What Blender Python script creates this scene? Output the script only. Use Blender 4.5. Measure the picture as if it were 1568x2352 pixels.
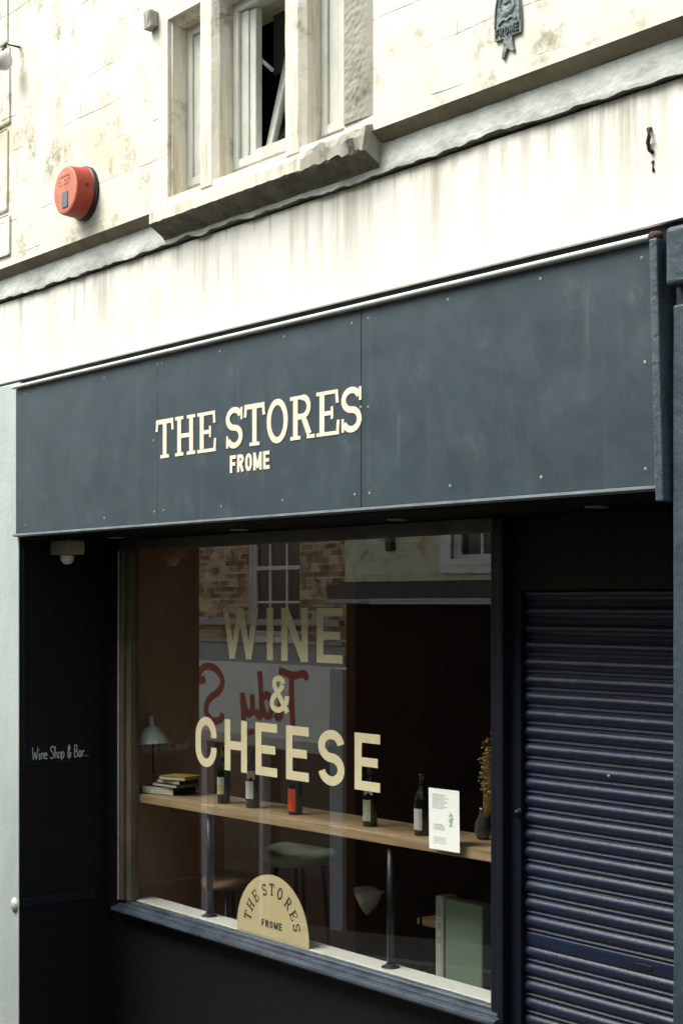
import bpy, bmesh, math, random
from mathutils import Vector, Matrix, noise
R = math.radians
random.seed(7)
for o in list(bpy.data.objects): bpy.data.objects.remove(o)
S = bpy.context.scene
# ------------------------------------------------------------------ camera
EYE = Vector((0.0, -4.35, 2.75))
FD = Vector((-0.7851, 0.6194, 0.0))          # looking along the street, level
cam = bpy.data.cameras.new('camera'); co = bpy.data.objects.new('camera', cam)
S.collection.objects.link(co); S.camera = co
co.location = EYE
co.rotation_euler = (R(90), 0, math.atan2(-FD.x, FD.y))
cam.sensor_width = 36; cam.lens = 55.1; cam.shift_y = 0.0889
cam.clip_start = 0.05; cam.clip_end = 3000
# ------------------------------------------------------------------ sky and sun
SUN_EL, SUN_AZ = 55.0, 207.0                 # azimuth measured from +y clockwise: sun stands over the opposite roofs
w = bpy.data.worlds.new('World'); S.world = w; w.use_nodes = True
wn = w.node_tree.nodes; wl = w.node_tree.links
bg = wn['Background']; sk = wn.new('ShaderNodeTexSky'); sk.sky_type = 'NISHITA'; sk.sun_disc = False
sk.sun_elevation = R(SUN_EL); sk.sun_rotation = R(SUN_AZ); sk.dust_density = 3.0; sk.air_density = 1.0; sk.ozone_density = 1.0
bw = wn.new('ShaderNodeRGBToBW'); mxw = wn.new('ShaderNodeMix'); mxw.data_type = 'RGBA'; mxw.inputs[0].default_value = .62   # thin cloud whitens the blue
wl.new(sk.outputs[0], bw.inputs[0]); wl.new(sk.outputs[0], mxw.inputs[6]); tnt = wn.new('ShaderNodeMix'); tnt.data_type = 'RGBA'; tnt.blend_type = 'MULTIPLY'; tnt.inputs[0].default_value = 1; tnt.inputs[7].default_value = (.99, 1.03, .90, 1)
wl.new(bw.outputs[0], tnt.inputs[6]); wl.new(tnt.outputs[2], mxw.inputs[7]); wl.new(mxw.outputs[2], bg.inputs[0]); bg.inputs[1].default_value = 0.15
sl = bpy.data.lights.new('sun', 'SUN'); so = bpy.data.objects.new('sun', sl); S.collection.objects.link(so)
sl.energy = 1.35; sl.angle = R(34); sl.color = (1.0, 0.95, 0.86)
sd = Vector((math.sin(R(SUN_AZ))*math.cos(R(SUN_EL)), math.cos(R(SUN_AZ))*math.cos(R(SUN_EL)), math.sin(R(SUN_EL))))
so.rotation_euler = sd.to_track_quat('Z', 'Y').to_euler(); so.location = (-5, -8, 12)
S.view_settings.view_transform = 'Standard'; S.view_settings.look = 'None'
S.view_settings.exposure = 1.56; S.view_settings.gamma = 1.0
S.render.engine = 'CYCLES'
S.cycles.max_bounces = 10; S.cycles.diffuse_bounces = 5; S.cycles.transparent_max_bounces = 16

# ------------------------------------------------------------------ helpers
C = S.collection
def P(X, Y, yp):
    """point of the plane y=yp seen at X,Y (1568 x 2352 survey grid of the photograph)"""
    u = (X-784)/3600; v = (1385-Y)/3600; H = yp-EYE.y
    x = -H*(.7851-.6194*u)/(.7851*u+.6194); F = -.7851*x+.6194*H
    return Vector((x, yp, EYE.z+v*F))
def G(X, yp): return P(X, 1385, yp).x
def PX(X, Y, xp):
    u = (X-784)/3600; v = (1385-Y)/3600
    H = -xp*(.6194+.7851*u)/(.7851-.6194*u); F = -.7851*xp+.6194*H
    return Vector((xp, H+EYE.y, EYE.z+v*F))
def box(bm, x0, x1, y0, y1, z0, z1, bev=0, seg=1, M=None):
    t = bmesh.new()
    vs = [t.verts.new((x, y, z)) for x in (x0, x1) for y in (y0, y1) for z in (z0, z1)]
    for f in ((0,1,3,2),(4,6,7,5),(0,4,5,1),(2,3,7,6),(0,2,6,4),(1,5,7,3)): t.faces.new([vs[i] for i in f])
    bmesh.ops.recalc_face_normals(t, faces=t.faces)
    if bev: bmesh.ops.bevel(t, geom=list(t.edges)+list(t.verts), offset=bev, segments=seg, affect='EDGES', profile=.5)
    if M is not None: t.transform(M)
    join(bm, t)
def join(bm, t):
    me = bpy.data.meshes.new('tmp'); t.to_mesh(me); t.free(); bm.from_mesh(me); bpy.data.meshes.remove(me)
def lathe(bm, prof, n=24, M=None, smooth=True):
    """profile [(r,z)] turned about z"""
    t = bmesh.new(); rings = []
    for r, z in prof:
        if r < 1e-6: rings.append([t.verts.new((0, 0, z))])
        else: rings.append([t.verts.new((r*math.cos(2*math.pi*i/n), r*math.sin(2*math.pi*i/n), z)) for i in range(n)])
    for a, b in zip(rings, rings[1:]):
        for i in range(n):
            j = (i+1) % n
            if len(a) == 1 and len(b) == 1: continue
            if len(a) == 1: f = t.faces.new((a[0], b[j], b[i]))
            elif len(b) == 1: f = t.faces.new((a[i], a[j], b[0]))
            else: f = t.faces.new((a[i], a[j], b[j], b[i]))
            f.smooth = smooth
    bmesh.ops.recalc_face_normals(t, faces=t.faces)
    if M is not None: t.transform(M)
    join(bm, t)
def tube(bm, pts, r, n=10, r1=None):
    pts = [Vector(p) for p in pts]; t = bmesh.new(); rings = []
    for i, p in enumerate(pts):
        a = pts[max(i-1, 0)]; b = pts[min(i+1, len(pts)-1)]; d = (b-a).normalized()
        q = d.to_track_quat('Z', 'Y'); rr = r if r1 is None else r+(r1-r)*i/(len(pts)-1)
        rings.append([t.verts.new(p+q @ Vector((rr*math.cos(2*math.pi*k/n), rr*math.sin(2*math.pi*k/n), 0))) for k in range(n)])
    for a, b in zip(rings, rings[1:]):
        for k in range(n):
            f = t.faces.new((a[k], a[(k+1) % n], b[(k+1) % n], b[k])); f.smooth = True
    t.faces.new(rings[0][::-1]); t.faces.new(rings[-1])
    bmesh.ops.recalc_face_normals(t, faces=t.faces)
    join(bm, t)
def extr(bm, prof, x0, x1, closed=True, smooth=False, nx=1, fn=None):
    """profile [(y,z)] swept along x"""
    t = bmesh.new(); rows = []
    for i in range(nx+1):
        x = x0+(x1-x0)*i/nx
        rows.append([t.verts.new(fn(x, y, z, k) if fn else (x, y, z)) for k, (y, z) in enumerate(prof)])
    m = len(prof)
    for a, b in zip(rows, rows[1:]):
        for k in range(m if closed else m-1):
            f = t.faces.new((a[k], a[(k+1) % m], b[(k+1) % m], b[k])); f.smooth = smooth
    if closed: t.faces.new(rows[0]); t.faces.new(rows[-1][::-1])
    bmesh.ops.recalc_face_normals(t, faces=t.faces)
    join(bm, t)
def quad(bm, pts): bm.faces.new([bm.verts.new(p) for p in pts])
def obj(name, bm, m, parent=None, loc=None):
    me = bpy.data.meshes.new(name); bm.to_mesh(me); bm.free(); me.materials.append(m)
    o = bpy.data.objects.new(name, me); C.objects.link(o)
    if parent: o.parent = parent
    if loc: o.location = loc
    return o
def B(name, m, parent, *boxes, bev=0, seg=1):
    bm = bmesh.new()
    for b in boxes: box(bm, *b, bev=bev, seg=seg)
    return obj(name, bm, m, parent)
def thing(name, label, cat, loc=(0, 0, 0), group=None):
    o = bpy.data.objects.new(name, None); C.objects.link(o); o.location = loc; o.empty_display_size = .1
    tag(o, label, cat, group); return o
def tag(o, label, cat, group=None):
    o['label'] = label; o['category'] = cat
    if group: o['group'] = group
    return o
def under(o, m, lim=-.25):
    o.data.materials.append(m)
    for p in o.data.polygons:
        if p.normal.z < lim: p.material_index = 1  # faces turned down take the darker, shade-toned material
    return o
def struct(o): o['kind'] = 'structure'; return o

# ------------------------------------------------------------------ materials
def lin(c): return tuple((v/12.92 if v <= .04045 else ((v+.055)/1.055)**2.4) for v in c)
def mat(name, c1, c2=None, scale=4, rough=.6, bump=0, bscale=30, stretch=(1, 1, 1), metal=0, spec=.5, contrast=(.35, .65), coat=0, detail=6, rvar=0):
    m = bpy.data.materials.new(name); m.use_nodes = True; n = m.node_tree.nodes; l = m.node_tree.links; b = n['Principled BSDF']
    b.inputs['Roughness'].default_value = rough; b.inputs['Metallic'].default_value = metal
    b.inputs['Specular IOR Level'].default_value = spec; b.inputs['Coat Weight'].default_value = coat
    tc = n.new('ShaderNodeTexCoord'); mp = n.new('ShaderNodeMapping'); mp.inputs['Scale'].default_value = stretch
    l.new(tc.outputs['Object'], mp.inputs['Vector'])
    if c2 is None: c2 = tuple(v*.8 for v in c1)
    nz = n.new('ShaderNodeTexNoise'); nz.inputs['Scale'].default_value = scale; nz.inputs['Detail'].default_value = detail; nz.inputs['Roughness'].default_value = .62
    l.new(mp.outputs[0], nz.inputs['Vector'])
    cr = n.new('ShaderNodeValToRGB'); cr.color_ramp.elements[0].position = contrast[0]; cr.color_ramp.elements[1].position = contrast[1]
    cr.color_ramp.elements[0].color = (*c1, 1); cr.color_ramp.elements[1].color = (*c2, 1)
    l.new(nz.outputs['Fac'], cr.inputs[0]); l.new(cr.outputs[0], b.inputs['Base Color'])
    if rvar:
        mr = n.new('ShaderNodeMapRange'); mr.inputs['To Min'].default_value = rough-rvar; mr.inputs['To Max'].default_value = rough+rvar
        l.new(nz.outputs['Fac'], mr.inputs['Value']); l.new(mr.outputs[0], b.inputs['Roughness'])
    if bump:
        n2 = n.new('ShaderNodeTexNoise'); n2.inputs['Scale'].default_value = bscale; n2.inputs['Detail'].default_value = 8
        l.new(tc.outputs['Object'], n2.inputs['Vector'])
        bp = n.new('ShaderNodeBump'); bp.inputs['Strength'].default_value = bump; bp.inputs['Distance'].default_value = .02
        l.new(n2.outputs['Fac'], bp.inputs['Height']); l.new(bp.outputs[0], b.inputs['Normal'])
    return m
class NT:
    """small node-tree writer"""
    def __init__(s, m): s.n = m.node_tree.nodes; s.l = m.node_tree.links; s.b = s.n['Principled BSDF']; s.tc = s.n.new('ShaderNodeTexCoord')
    def map(s, sc=(1, 1, 1), loc=(0, 0, 0), rot=(0, 0, 0)):
        mp = s.n.new('ShaderNodeMapping'); mp.inputs['Scale'].default_value = sc; mp.inputs['Location'].default_value = loc; mp.inputs['Rotation'].default_value = rot
        s.l.new(s.tc.outputs['Object'], mp.inputs[0]); return mp.outputs[0]
    def noise(s, v, scale, detail=5, rough=.6):
        z = s.n.new('ShaderNodeTexNoise'); z.inputs['Scale'].default_value = scale; z.inputs['Detail'].default_value = detail; z.inputs['Roughness'].default_value = rough
        s.l.new(v, z.inputs['Vector']); return z.outputs['Fac']
    def ramp(s, v, a, b, lo=0., hi=1.):
        r = s.n.new('ShaderNodeMapRange'); r.inputs['From Min'].default_value = a; r.inputs['From Max'].default_value = b
        r.inputs['To Min'].default_value = lo; r.inputs['To Max'].default_value = hi; r.interpolation_type = 'SMOOTHSTEP'
        s.l.new(v, r.inputs['Value']); return r.outputs[0]
    def math(s, op, a, b):
        r = s.n.new('ShaderNodeMath'); r.operation = op
        for i, q in enumerate((a, b)):
            if isinstance(q, (int, float)): r.inputs[i].default_value = q
            else: s.l.new(q, r.inputs[i])
        return r.outputs[0]
    def mix(s, f, a, b):
        r = s.n.new('ShaderNodeMix'); r.data_type = 'RGBA'
        if isinstance(f, (int, float)): r.inputs[0].default_value = f
        else: s.l.new(f, r.inputs[0])
        for i, q in ((6, a), (7, b)):
            if isinstance(q, tuple): r.inputs[i].default_value = (*q, 1)
            else: s.l.new(q, r.inputs[i])
        return r.outputs[2]
    def sep(s, v=None):
        r = s.n.new('ShaderNodeSeparateXYZ'); s.l.new(v or s.tc.outputs['Object'], r.inputs[0]); return r.outputs
    def bump(s, h, st, dist=.02):
        r = s.n.new('ShaderNodeBump'); r.inputs['Strength'].default_value = st; r.inputs['Distance'].default_value = dist
        s.l.new(h, r.inputs['Height']); s.l.new(r.outputs[0], s.b.inputs['Normal'])
def new(name, rough=.8):
    m = bpy.data.materials.new(name); m.use_nodes = True; t = NT(m); t.b.inputs['Roughness'].default_value = rough; return m, t

# weathered limestone ashlar with courses
def stone_mat(name, base, ochre, grime, brick_h=.21, joint=.5, rough=.9):
    m, t = new(name, rough)
    v = t.map(rot=(R(90), 0, 0))            # x,z plane -> texture x,y
    wob = t.n.new('ShaderNodeTexNoise'); wob.inputs['Scale'].default_value = 3; t.l.new(v, wob.inputs['Vector'])
    ad = t.n.new('ShaderNodeVectorMath'); ad.operation = 'MULTIPLY_ADD'
    t.l.new(wob.outputs['Color'], ad.inputs[0]); ad.inputs[1].default_value = (.03, .03, .03); t.l.new(v, ad.inputs[2])
    br = t.n.new('ShaderNodeTexBrick'); t.l.new(ad.outputs[0], br.inputs['Vector'])
    br.inputs['Scale'].default_value = 1; br.inputs['Brick Width'].default_value = .52; br.inputs['Row Height'].default_value = brick_h
    br.inputs['Mortar Size'].default_value = .0035; br.inputs['Mortar Smooth'].default_value = .6; br.inputs['Bias'].default_value = 0
    br.inputs['Color1'].default_value = (0, 0, 0, 1); br.inputs['Color2'].default_value = (1, 1, 1, 1); br.inputs['Mortar'].default_value = (.5, .5, .5, 1)
    big = t.noise(t.map(loc=(3, 1, 2)), 1.3, 4); fine = t.noise(t.map(), 22, 8, .7); mid = t.noise(t.map(loc=(9, 4, 1)), 5, 6)
    blk = t.math('MULTIPLY', br.outputs['Color'], .10)
    c = t.mix(t.ramp(t.math('ADD', big, blk), .58, .80), base, ochre)
    c = t.mix(t.math('MULTIPLY', t.ramp(mid, .49, .70), t.ramp(fine, .35, .6)), c, grime)
    jm = t.math('MULTIPLY', br.outputs['Fac'], t.ramp(t.noise(t.map(loc=(1, 7, 3)), 3.2, 4), .50, .64, .05, joint))
    c = t.mix(jm, c, tuple(g*.45 for g in grime))
    t.l.new(c, t.b.inputs['Base Color'])
    h = t.math('SUBTRACT', t.math('ADD', t.math('MULTIPLY', fine, .35), t.math('MULTIPLY', mid, .8)), t.math('MULTIPLY', jm, 1.2))
    t.bump(h, .45, .015); return m
M_stone = stone_mat('limestone_ashlar', (.68, .655, .575), (.62, .52, .37), (.30, .27, .20), joint=.95)
M_dress, t = new('dressed_stone', .9)
v_ = t.noise(t.map(sc=(8, 8, .7)), 2.2, 7, .65); f_ = t.noise(t.map(), 24, 8, .7); m_ = t.noise(t.map(loc=(4, 4, 4)), 4, 6)
c = t.mix(t.ramp(v_, .47, .74), (.70, .665, .57), (.44, .35, .22))
c = t.mix(t.math('MULTIPLY', t.ramp(m_, .54, .74), t.ramp(f_, .35, .6)), c, (.20, .18, .13))
t.l.new(c, t.b.inputs['Base Color']); t.bump(t.math('ADD', f_, m_), .5, .015)

# painted band with rain streaks and grime below the string course
M_render, t = new('painted_render_streaked', .75)
z = t.sep()[2]
st = t.noise(t.map(sc=(9, 9, .35)), 1.6, 7, .65); pt = t.noise(t.map(loc=(5, 0, 0)), 1.1, 3)
top = t.ramp(z, 4.05, 4.66, 0, 1)
f = t.math('MULTIPLY', t.math('MULTIPLY', t.ramp(st, .44, .66), t.ramp(pt, .32, .55)), top)
c = t.mix(f, (.70, .695, .65), (.36, .34, .28))
c = t.mix(t.math('MULTIPLY', t.ramp(t.noise(t.map(loc=(2, 8, 5)), 1.7, 8, .75), .5, .72), .45), c, (.52, .50, .44))
c = t.mix(t.math('MULTIPLY', t.ramp(t.noise(t.map(), 35, 6), .6, .75), .35), c, (.45, .43, .37))
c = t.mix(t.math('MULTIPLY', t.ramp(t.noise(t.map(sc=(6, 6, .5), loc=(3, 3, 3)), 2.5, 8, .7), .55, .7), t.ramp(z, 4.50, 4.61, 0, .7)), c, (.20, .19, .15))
t.l.new(c, t.b.inputs['Base Color']); t.bump(t.noise(t.map(), 14, 8, .7), .25, .01)

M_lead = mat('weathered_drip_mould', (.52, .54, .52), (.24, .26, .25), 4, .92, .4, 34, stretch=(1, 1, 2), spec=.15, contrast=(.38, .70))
M_shade_grime = mat('underside_shade_grime', (.17, .155, .11), (.08, .075, .055), 9, .95, .5, 40)  # shade of undersides painted in, together with algae grime
M_olive = mat('shaded_underside', (.30, .265, .18), (.19, .17, .115), 6, .95, .4, 40)  # olive tone with the underside's shadow put into the colour
M_pale = mat('pale_blue_masonry_paint', (.44, .50, .49), (.36, .42, .42), 3, .7, .15, 30, stretch=(1, 1, .4))
# blue-black gloss paint, weathered
def paint(name, c, rough=.38, var=.75, bump=.12, scale=6, spec=.3): return mat(name, c, tuple(v*var for v in c), scale, rough, bump, 24, rvar=.08, spec=spec)
M_navy = paint('navy_paint', (.008, .010, .018), .4)
M_black = paint('near_black_paint', (.007, .007, .008), .5, spec=.25)
M_riser = paint('stallriser_paint', (.007, .0075, .011), .5, bump=.25, spec=.25)
M_shut = mat('roller_shutter_paint', (.0085, .018, .050), (.006, .011, .030), 5, .34, .10, 60, stretch=(2.5, 1, .8), metal=0, spec=.65, rvar=.10)
M_pier = mat('blue_grey_masonry_paint', (.042, .066, .084), (.020, .033, .046), 5, .5, .25, 30, stretch=(1, 1, .7))
M_frame = mat('shop_window_paint', (.12, .10, .07), (.07, .06, .042), 7, .4, .12, 30, stretch=(1, 1, .5), rvar=.08)
M_soffit = mat('soffit_boards', (.007, .0055, .005), (.005, .004, .003), 5, .7, .1, 30, spec=.15)

# fascia sheet: dusty, scuffed slate blue
M_fas, t = new('fascia_board_paint', .45)
a_ = t.noise(t.map(), 3.2, 8, .72); b_ = t.noise(t.map(loc=(4, 2, 7)), 6, 8, .7); s_ = t.noise(t.map(sc=(14, 1, .8)), 1.5, 6)
c = t.mix(t.ramp(a_, .30, .72), (.023, .039, .053), (.036, .059, .076))
c = t.mix(t.math('MULTIPLY', t.ramp(b_, .55, .75), .5), c, (.085, .115, .125))
c = t.mix(t.math('MULTIPLY', t.ramp(s_, .56, .76), .35), c, (.10, .125, .135))
sp = t.ramp(t.noise(t.map(), 70, 3), .60, .72)
c = t.mix(t.math('MULTIPLY', sp, .32), c, (.13, .15, .155))
t.l.new(c, t.b.inputs['Base Color']); t.l.new(t.ramp(b_, .3, .7, .38, .58), t.b.inputs['Roughness']); t.bump(b_, .08, .01)
M_cap = mat('fascia_capping_paint', (.62, .66, .64), (.50, .54, .54), 9, .25, .05)
M_bead = mat('fascia_bottom_bead_paint', (.15, .18, .20), (.08, .10, .115), 9, .35, .1)
M_cream = mat('cream_sign_paint', (.80, .69, .57), (.74, .63, .52), 20, .6, .05)
M_vinyl = mat('cream_vinyl', (.62, .56, .36), (.57, .51, .33), 20, .55)
M_arch = mat('cream_card', (.74, .62, .38), (.68, .57, .35), 12, .6)
M_ink = mat('dark_green_ink', (.03, .05, .04), None, 20, .6)
M_red = mat('alarm_red_plastic', (.40, .034, .014), (.24, .022, .011), 6, .5, .1, 30)
M_pink = mat('sun_faded_red_plastic', (.58, .20, .13), (.46, .12, .08), 7, .6, .1, 30)
M_white = mat('white_paint', (.62, .63, .58), (.44, .45, .40), 8, .45, .08, stretch=(1, 1, .4))
M_chalk = mat('white_chalk_paint', (.70, .75, .80), (.4, .45, .5), 60, .9)
M_iron = mat('cast_iron_plaque', (.22, .27, .27), (.10, .125, .125), 14, .6, .5, 60)
M_dark = mat('black_metal', (.012, .012, .013), None, 10, .4)
M_rust = mat('rusty_iron', (.07, .035, .02), (.02, .015, .012), 30, .9, .6)
M_screw = mat('pale_filler', (.34, .33, .27), (.20, .16, .12), 50, .8)
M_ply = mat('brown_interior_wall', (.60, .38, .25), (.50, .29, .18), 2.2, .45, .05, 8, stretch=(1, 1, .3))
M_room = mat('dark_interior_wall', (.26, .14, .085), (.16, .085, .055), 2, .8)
M_ceil = mat('interior_ceiling', (.55, .48, .40), None, 2, .8)
M_ofloor = mat('interior_floorboards', (.34, .20, .11), (.24, .13, .07), 3, .5, stretch=(1, 8, 1))
M_sillin = mat('white_window_board', (.80, .82, .78), (.72, .74, .70), 5, .4)
# oak shelf with grain running along it
M_oak, t = new('oak_shelf', .5)
g_ = t.noise(t.map(sc=(1.2, 22, 22)), 2.2, 8, .6)
c = t.mix(t.ramp(g_, .35, .68), (.50, .37, .23), (.33, .22, .12)); t.l.new(c, t.b.inputs['Base Color']); t.bump(g_, .1, .004)
M_bottle = mat('dark_bottle_glass', (.006, .010, .006), None, 5, .08, spec=.8)
M_paper = mat('white_paper', (.80, .82, .80), (.76, .78, .76), 14, .8)
M_paged = mat('book_pages', (.74, .74, .68), (.55, .55, .5), 30, .85, stretch=(1, 1, 40))
M_mint = mat('pale_enamel', (.86, .88, .80), (.80, .82, .74), 8, .3)
M_glassgreen = mat('pale_green_panel', (.32, .42, .32), (.26, .35, .27), 3, .35)
M_straw = mat('dried_flowers', (.55, .40, .14), (.35, .22, .07), 60, .9)
M_leafd = mat('dark_foliage', (.05, .10, .03), (.03, .06, .02), 30, .7)

def glass_mat(name, ior, tint=(1, 1, 1), rough=0.0):
    """clear pane: sky and street mirrored by Fresnel, the rest passes through; the back face of the sheet only passes light"""
    m = bpy.data.materials.new(name); m.use_nodes = True; n = m.node_tree.nodes; l = m.node_tree.links
    n.remove(n['Principled BSDF']); out = n['Material Output']
    tr = n.new('ShaderNodeBsdfTransparent'); tr.inputs[0].default_value = (*tint, 1)
    gl = n.new('ShaderNodeBsdfGlossy'); gl.inputs['Roughness'].default_value = rough
    fr = n.new('ShaderNodeFresnel'); fr.inputs['IOR'].default_value = ior
    ge = n.new('ShaderNodeNewGeometry'); iv = n.new('ShaderNodeMath'); iv.operation = 'SUBTRACT'; iv.inputs[0].default_value = 1
    l.new(ge.outputs['Backfacing'], iv.inputs[1])
    mu = n.new('ShaderNodeMath'); mu.operation = 'MULTIPLY'; l.new(fr.outputs[0], mu.inputs[0]); l.new(iv.outputs[0], mu.inputs[1])
    mx = n.new('ShaderNodeMixShader'); l.new(mu.outputs[0], mx.inputs[0]); l.new(tr.outputs[0], mx.inputs[1]); l.new(gl.outputs[0], mx.inputs[2])
    l.new(mx.outputs[0], out.inputs['Surface']); return m
M_glass = glass_mat('shop_glass', 2.8, (.98, .985, .975))
M_glass2 = glass_mat('window_glass', 1.6, (.85, .9, .88))

# ------------------------------------------------------------------ lettering (letter shapes as strokes, cap height 1)
def arc(cx, cy, rx, ry, a0, a1, n=16): return [(cx+rx*math.cos(R(a0+(a1-a0)*i/n)), cy+ry*math.sin(R(a0+(a1-a0)*i/n))) for i in range(n+1)]
def sans(ch, sw=.17, wd=.60):
    h = sw/2; W = wd; r = []
    if ch == 'I': return [([(h, 0), (h, 1)], sw, 0)], sw
    if ch in 'EF':
        r = [([(h, 0), (h, 1)], sw, 0), ([(sw, 1-h), (W*.92, 1-h)], sw, 0), ([(sw, .5), (W*.84, .5)], sw*.95, 0)]
        if ch == 'E': r.append(([(sw, h), (W*.92, h)], sw, 0))
        return r, W*.92
    if ch == 'H': return [([(h, 0), (h, 1)], sw, 0), ([(W-h, 0), (W-h, 1)], sw, 0), ([(sw, .5), (W-sw, .5)], sw, 0)], W
    if ch == 'N': return [([(h, 0), (h, 1)], sw, 0), ([(W-h, 0), (W-h, 1)], sw, 0), ([(h+.01, .985), (W-h-.01, .015)], sw, 0)], W
    if ch == 'W':
        W = wd*1.5; return [([(h, 1), (W*.27, 0)], sw*.9, 0), ([(W*.27, 0), (W*.5, .98)], sw*.85, 0), ([(W*.5, .98), (W*.73, 0)], sw*.9, 0), ([(W*.73, 0), (W-h, 1)], sw*.85, 0)], W
    if ch == 'M':
        W = wd*1.25; return [([(h, 0), (h, 1)], sw, 0), ([(W-h, 0), (W-h, 1)], sw, 0), ([(h, .97), (W/2, .12)], sw*.9, 0), ([(W/2, .12), (W-h, .97)], sw*.9, 0)], W
    if ch == 'T': return [([(W/2, 0), (W/2, 1-sw)], sw, 0), ([(0, 1-h), (W, 1-h)], sw, 0)], W
    if ch == 'O': return [(arc(W/2, .7-h, W/2-h, .3, 0, 180, 14)+arc(W/2, .3+h, W/2-h, .3, 180, 360, 14), sw, 1)], W
    if ch == 'C': return [(arc(W/2, .7-h, W/2-h, .3, -4, 180, 14)+arc(W/2, .3+h, W/2-h, .3, 180, 364, 14), sw, 0)], W
    if ch == 'S':
        q = (1-sw)/4; return [(arc(W/2, h+3*q, W/2-h, q, 10, 270, 20)+arc(W/2, h+q, W/2-h, q, 90, -170, 20)[1:], sw, 0)], W
    if ch == 'R': return [([(h, 0), (h, 1)], sw, 0), ([(sw, 1-h), (W*.55, 1-h)]+arc(W*.55, .72, W*.45-h, .28-h, 90, -90, 12)[1:]+[(sw, .44+h)], sw, 0), ([(W*.5, .46), (W-h*.9, 0)], sw, 0)], W
    if ch == '&':
        W = .66; return [([(.64, .02), (.20, .66), (.17, .76)]+arc(.32, .79, .155, .14, 180, 0, 12), sw*.8, 0), ([(.465, .76), (.44, .69), (.13, .40), (.085, .27)]+arc(.29, .22, .205, .155, 180, 330, 12)+[(.60, .30), (.63, .46)], sw*.8, 0)], W
    return [], .3
def slab(ch):
    sw = .155; sh = .085; h = sw/2; r = []
    def ser(x, y, w=.34): return ([(x-w/2, y), (x+w/2, y)], sh, 0)
    if ch == 'T': W = .72; return [([(W/2, sh), (W/2, 1-.12)], sw, 0), ser(W/2, sh/2, .36), ([(0, .94), (W, .94)], .12, 0), ([(.045, .90), (.02, .70)], .09, 0), ([(W-.045, .90), (W-.02, .70)], .09, 0)], W
    if ch == 'H': W = .84; a, b = .18, W-.18; return [([(a, sh), (a, 1-sh)], sw, 0), ([(b, sh), (b, 1-sh)], sw, 0), ([(a+h, .5), (b-h, .5)], .11, 0)]+[ser(x, y) for x in (a, b) for y in (sh/2, 1-sh/2)], W
    if ch == 'E': W = .72; a = .18; return [([(a, sh), (a, 1-sh)], sw, 0), ([(0, sh/2), (W, sh/2)], sh, 0), ([(0, 1-sh/2), (W-.03, 1-sh/2)], sh, 0), ([(a+h, .5), (.46, .5)], .10, 0), ([(.50, .36), (.50, .64)], .075, 0), ([(W-.045, sh), (W-.02, .32)], .085, 0), ([(W-.07, 1-sh), (W-.05, .70)], .085, 0)], W
    if ch == 'O': W = .74; return [(arc(W/2, .5, W/2-h, .5-h*.7, 0, 360, 28)[:-1], sw*.92, 1)], W
    if ch == 'S':
        W = .62; s = .14; q = (1-s)/4
        return [(arc(W/2, s/2+3*q, W/2-s/2, q, 20, 270, 20)+arc(W/2, s/2+q, W/2-s/2, q, 90, -160, 20)[1:], s, 0), ([(W-.045, .68), (W-.045, .98)], .075, 0), ([(.045, .02), (.045, .32)], .075, 0)], W
    if ch == 'R': W = .80; a = .18; return [([(a, sh), (a, 1-sh)], sw, 0), ser(a, sh/2), ([(0, 1-sh/2), (.42, 1-sh/2)], sh, 0), ([(.40, .955)]+arc(.42, .735, .20, .215, 90, -90, 14)+[(a+h, .52)], .13, 0), ([(.46, .47), (.64, .10)], .15, 0), ([(.56, sh/2), (.82, sh/2)], sh, 0)], W
    return [], .36
def ribbon(bm, pts, w, closed, f, d0, d1):
    n = len(pts); L = []; Rr = []; P2 = [Vector(p) for p in pts]
    for i in range(n):
        a = P2[i-1] if (closed or i) else None; b = P2[(i+1) % n] if (closed or i < n-1) else None
        d1_ = (P2[i]-a).normalized() if a is not None else None; d2_ = (b-P2[i]).normalized() if b is not None else None
        if d1_ is None: d1_ = d2_
        if d2_ is None: d2_ = d1_
        t = (d1_+d2_); t = t.normalized() if t.length > 1e-5 else d1_
        nn = Vector((-t.y, t.x)); k = 1/max(.45, nn.dot(Vector((-d1_.y, d1_.x))))
        L.append(P2[i]+nn*w/2*k); Rr.append(P2[i]-nn*w/2*k)
    vs = [[bm.verts.new(f(p.x, p.y, d)) for p in q] for q in (L, Rr) for d in (d0, d1)]
    m = n if closed else n-1
    for i in range(m):
        j = (i+1) % n
        for a, b in ((0, 2), (2, 3), (3, 1), (1, 0)): bm.faces.new((vs[a][i], vs[a][j], vs[b][j], vs[b][i]))
    if not closed:
        for i in (0, n-1): bm.faces.new((vs[0][i], vs[1][i], vs[3][i], vs[2][i]))
def write(bm, text, font, org, right, up, width=None, height=1, gap=.12, depth=.002, out=None):
    """text from org along right; width forces the total width"""
    gl = []; x = 0
    for ch in text:
        st, wd = font(ch)
        if ch == ' ': x += .32; continue
        gl.append((x, st)); x += wd+gap
    tot = x-gap; sx = (width/tot) if width else height
    k = 0
    for x0, st in gl:
        for pts, w_, cl in st:
            k += 1
            f = lambda a, b, d: org+right*((x0+a)*sx)+up*(b*height)+out*d
            ribbon(bm, pts, w_, cl, f, 0, depth+.00015*(k % 7))
    bmesh.ops.recalc_face_normals(bm, faces=bm.faces)
XR = Vector((1, 0, 0)); ZU = Vector((0, 0, 1)); YF = Vector((0, -1, 0))

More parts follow.
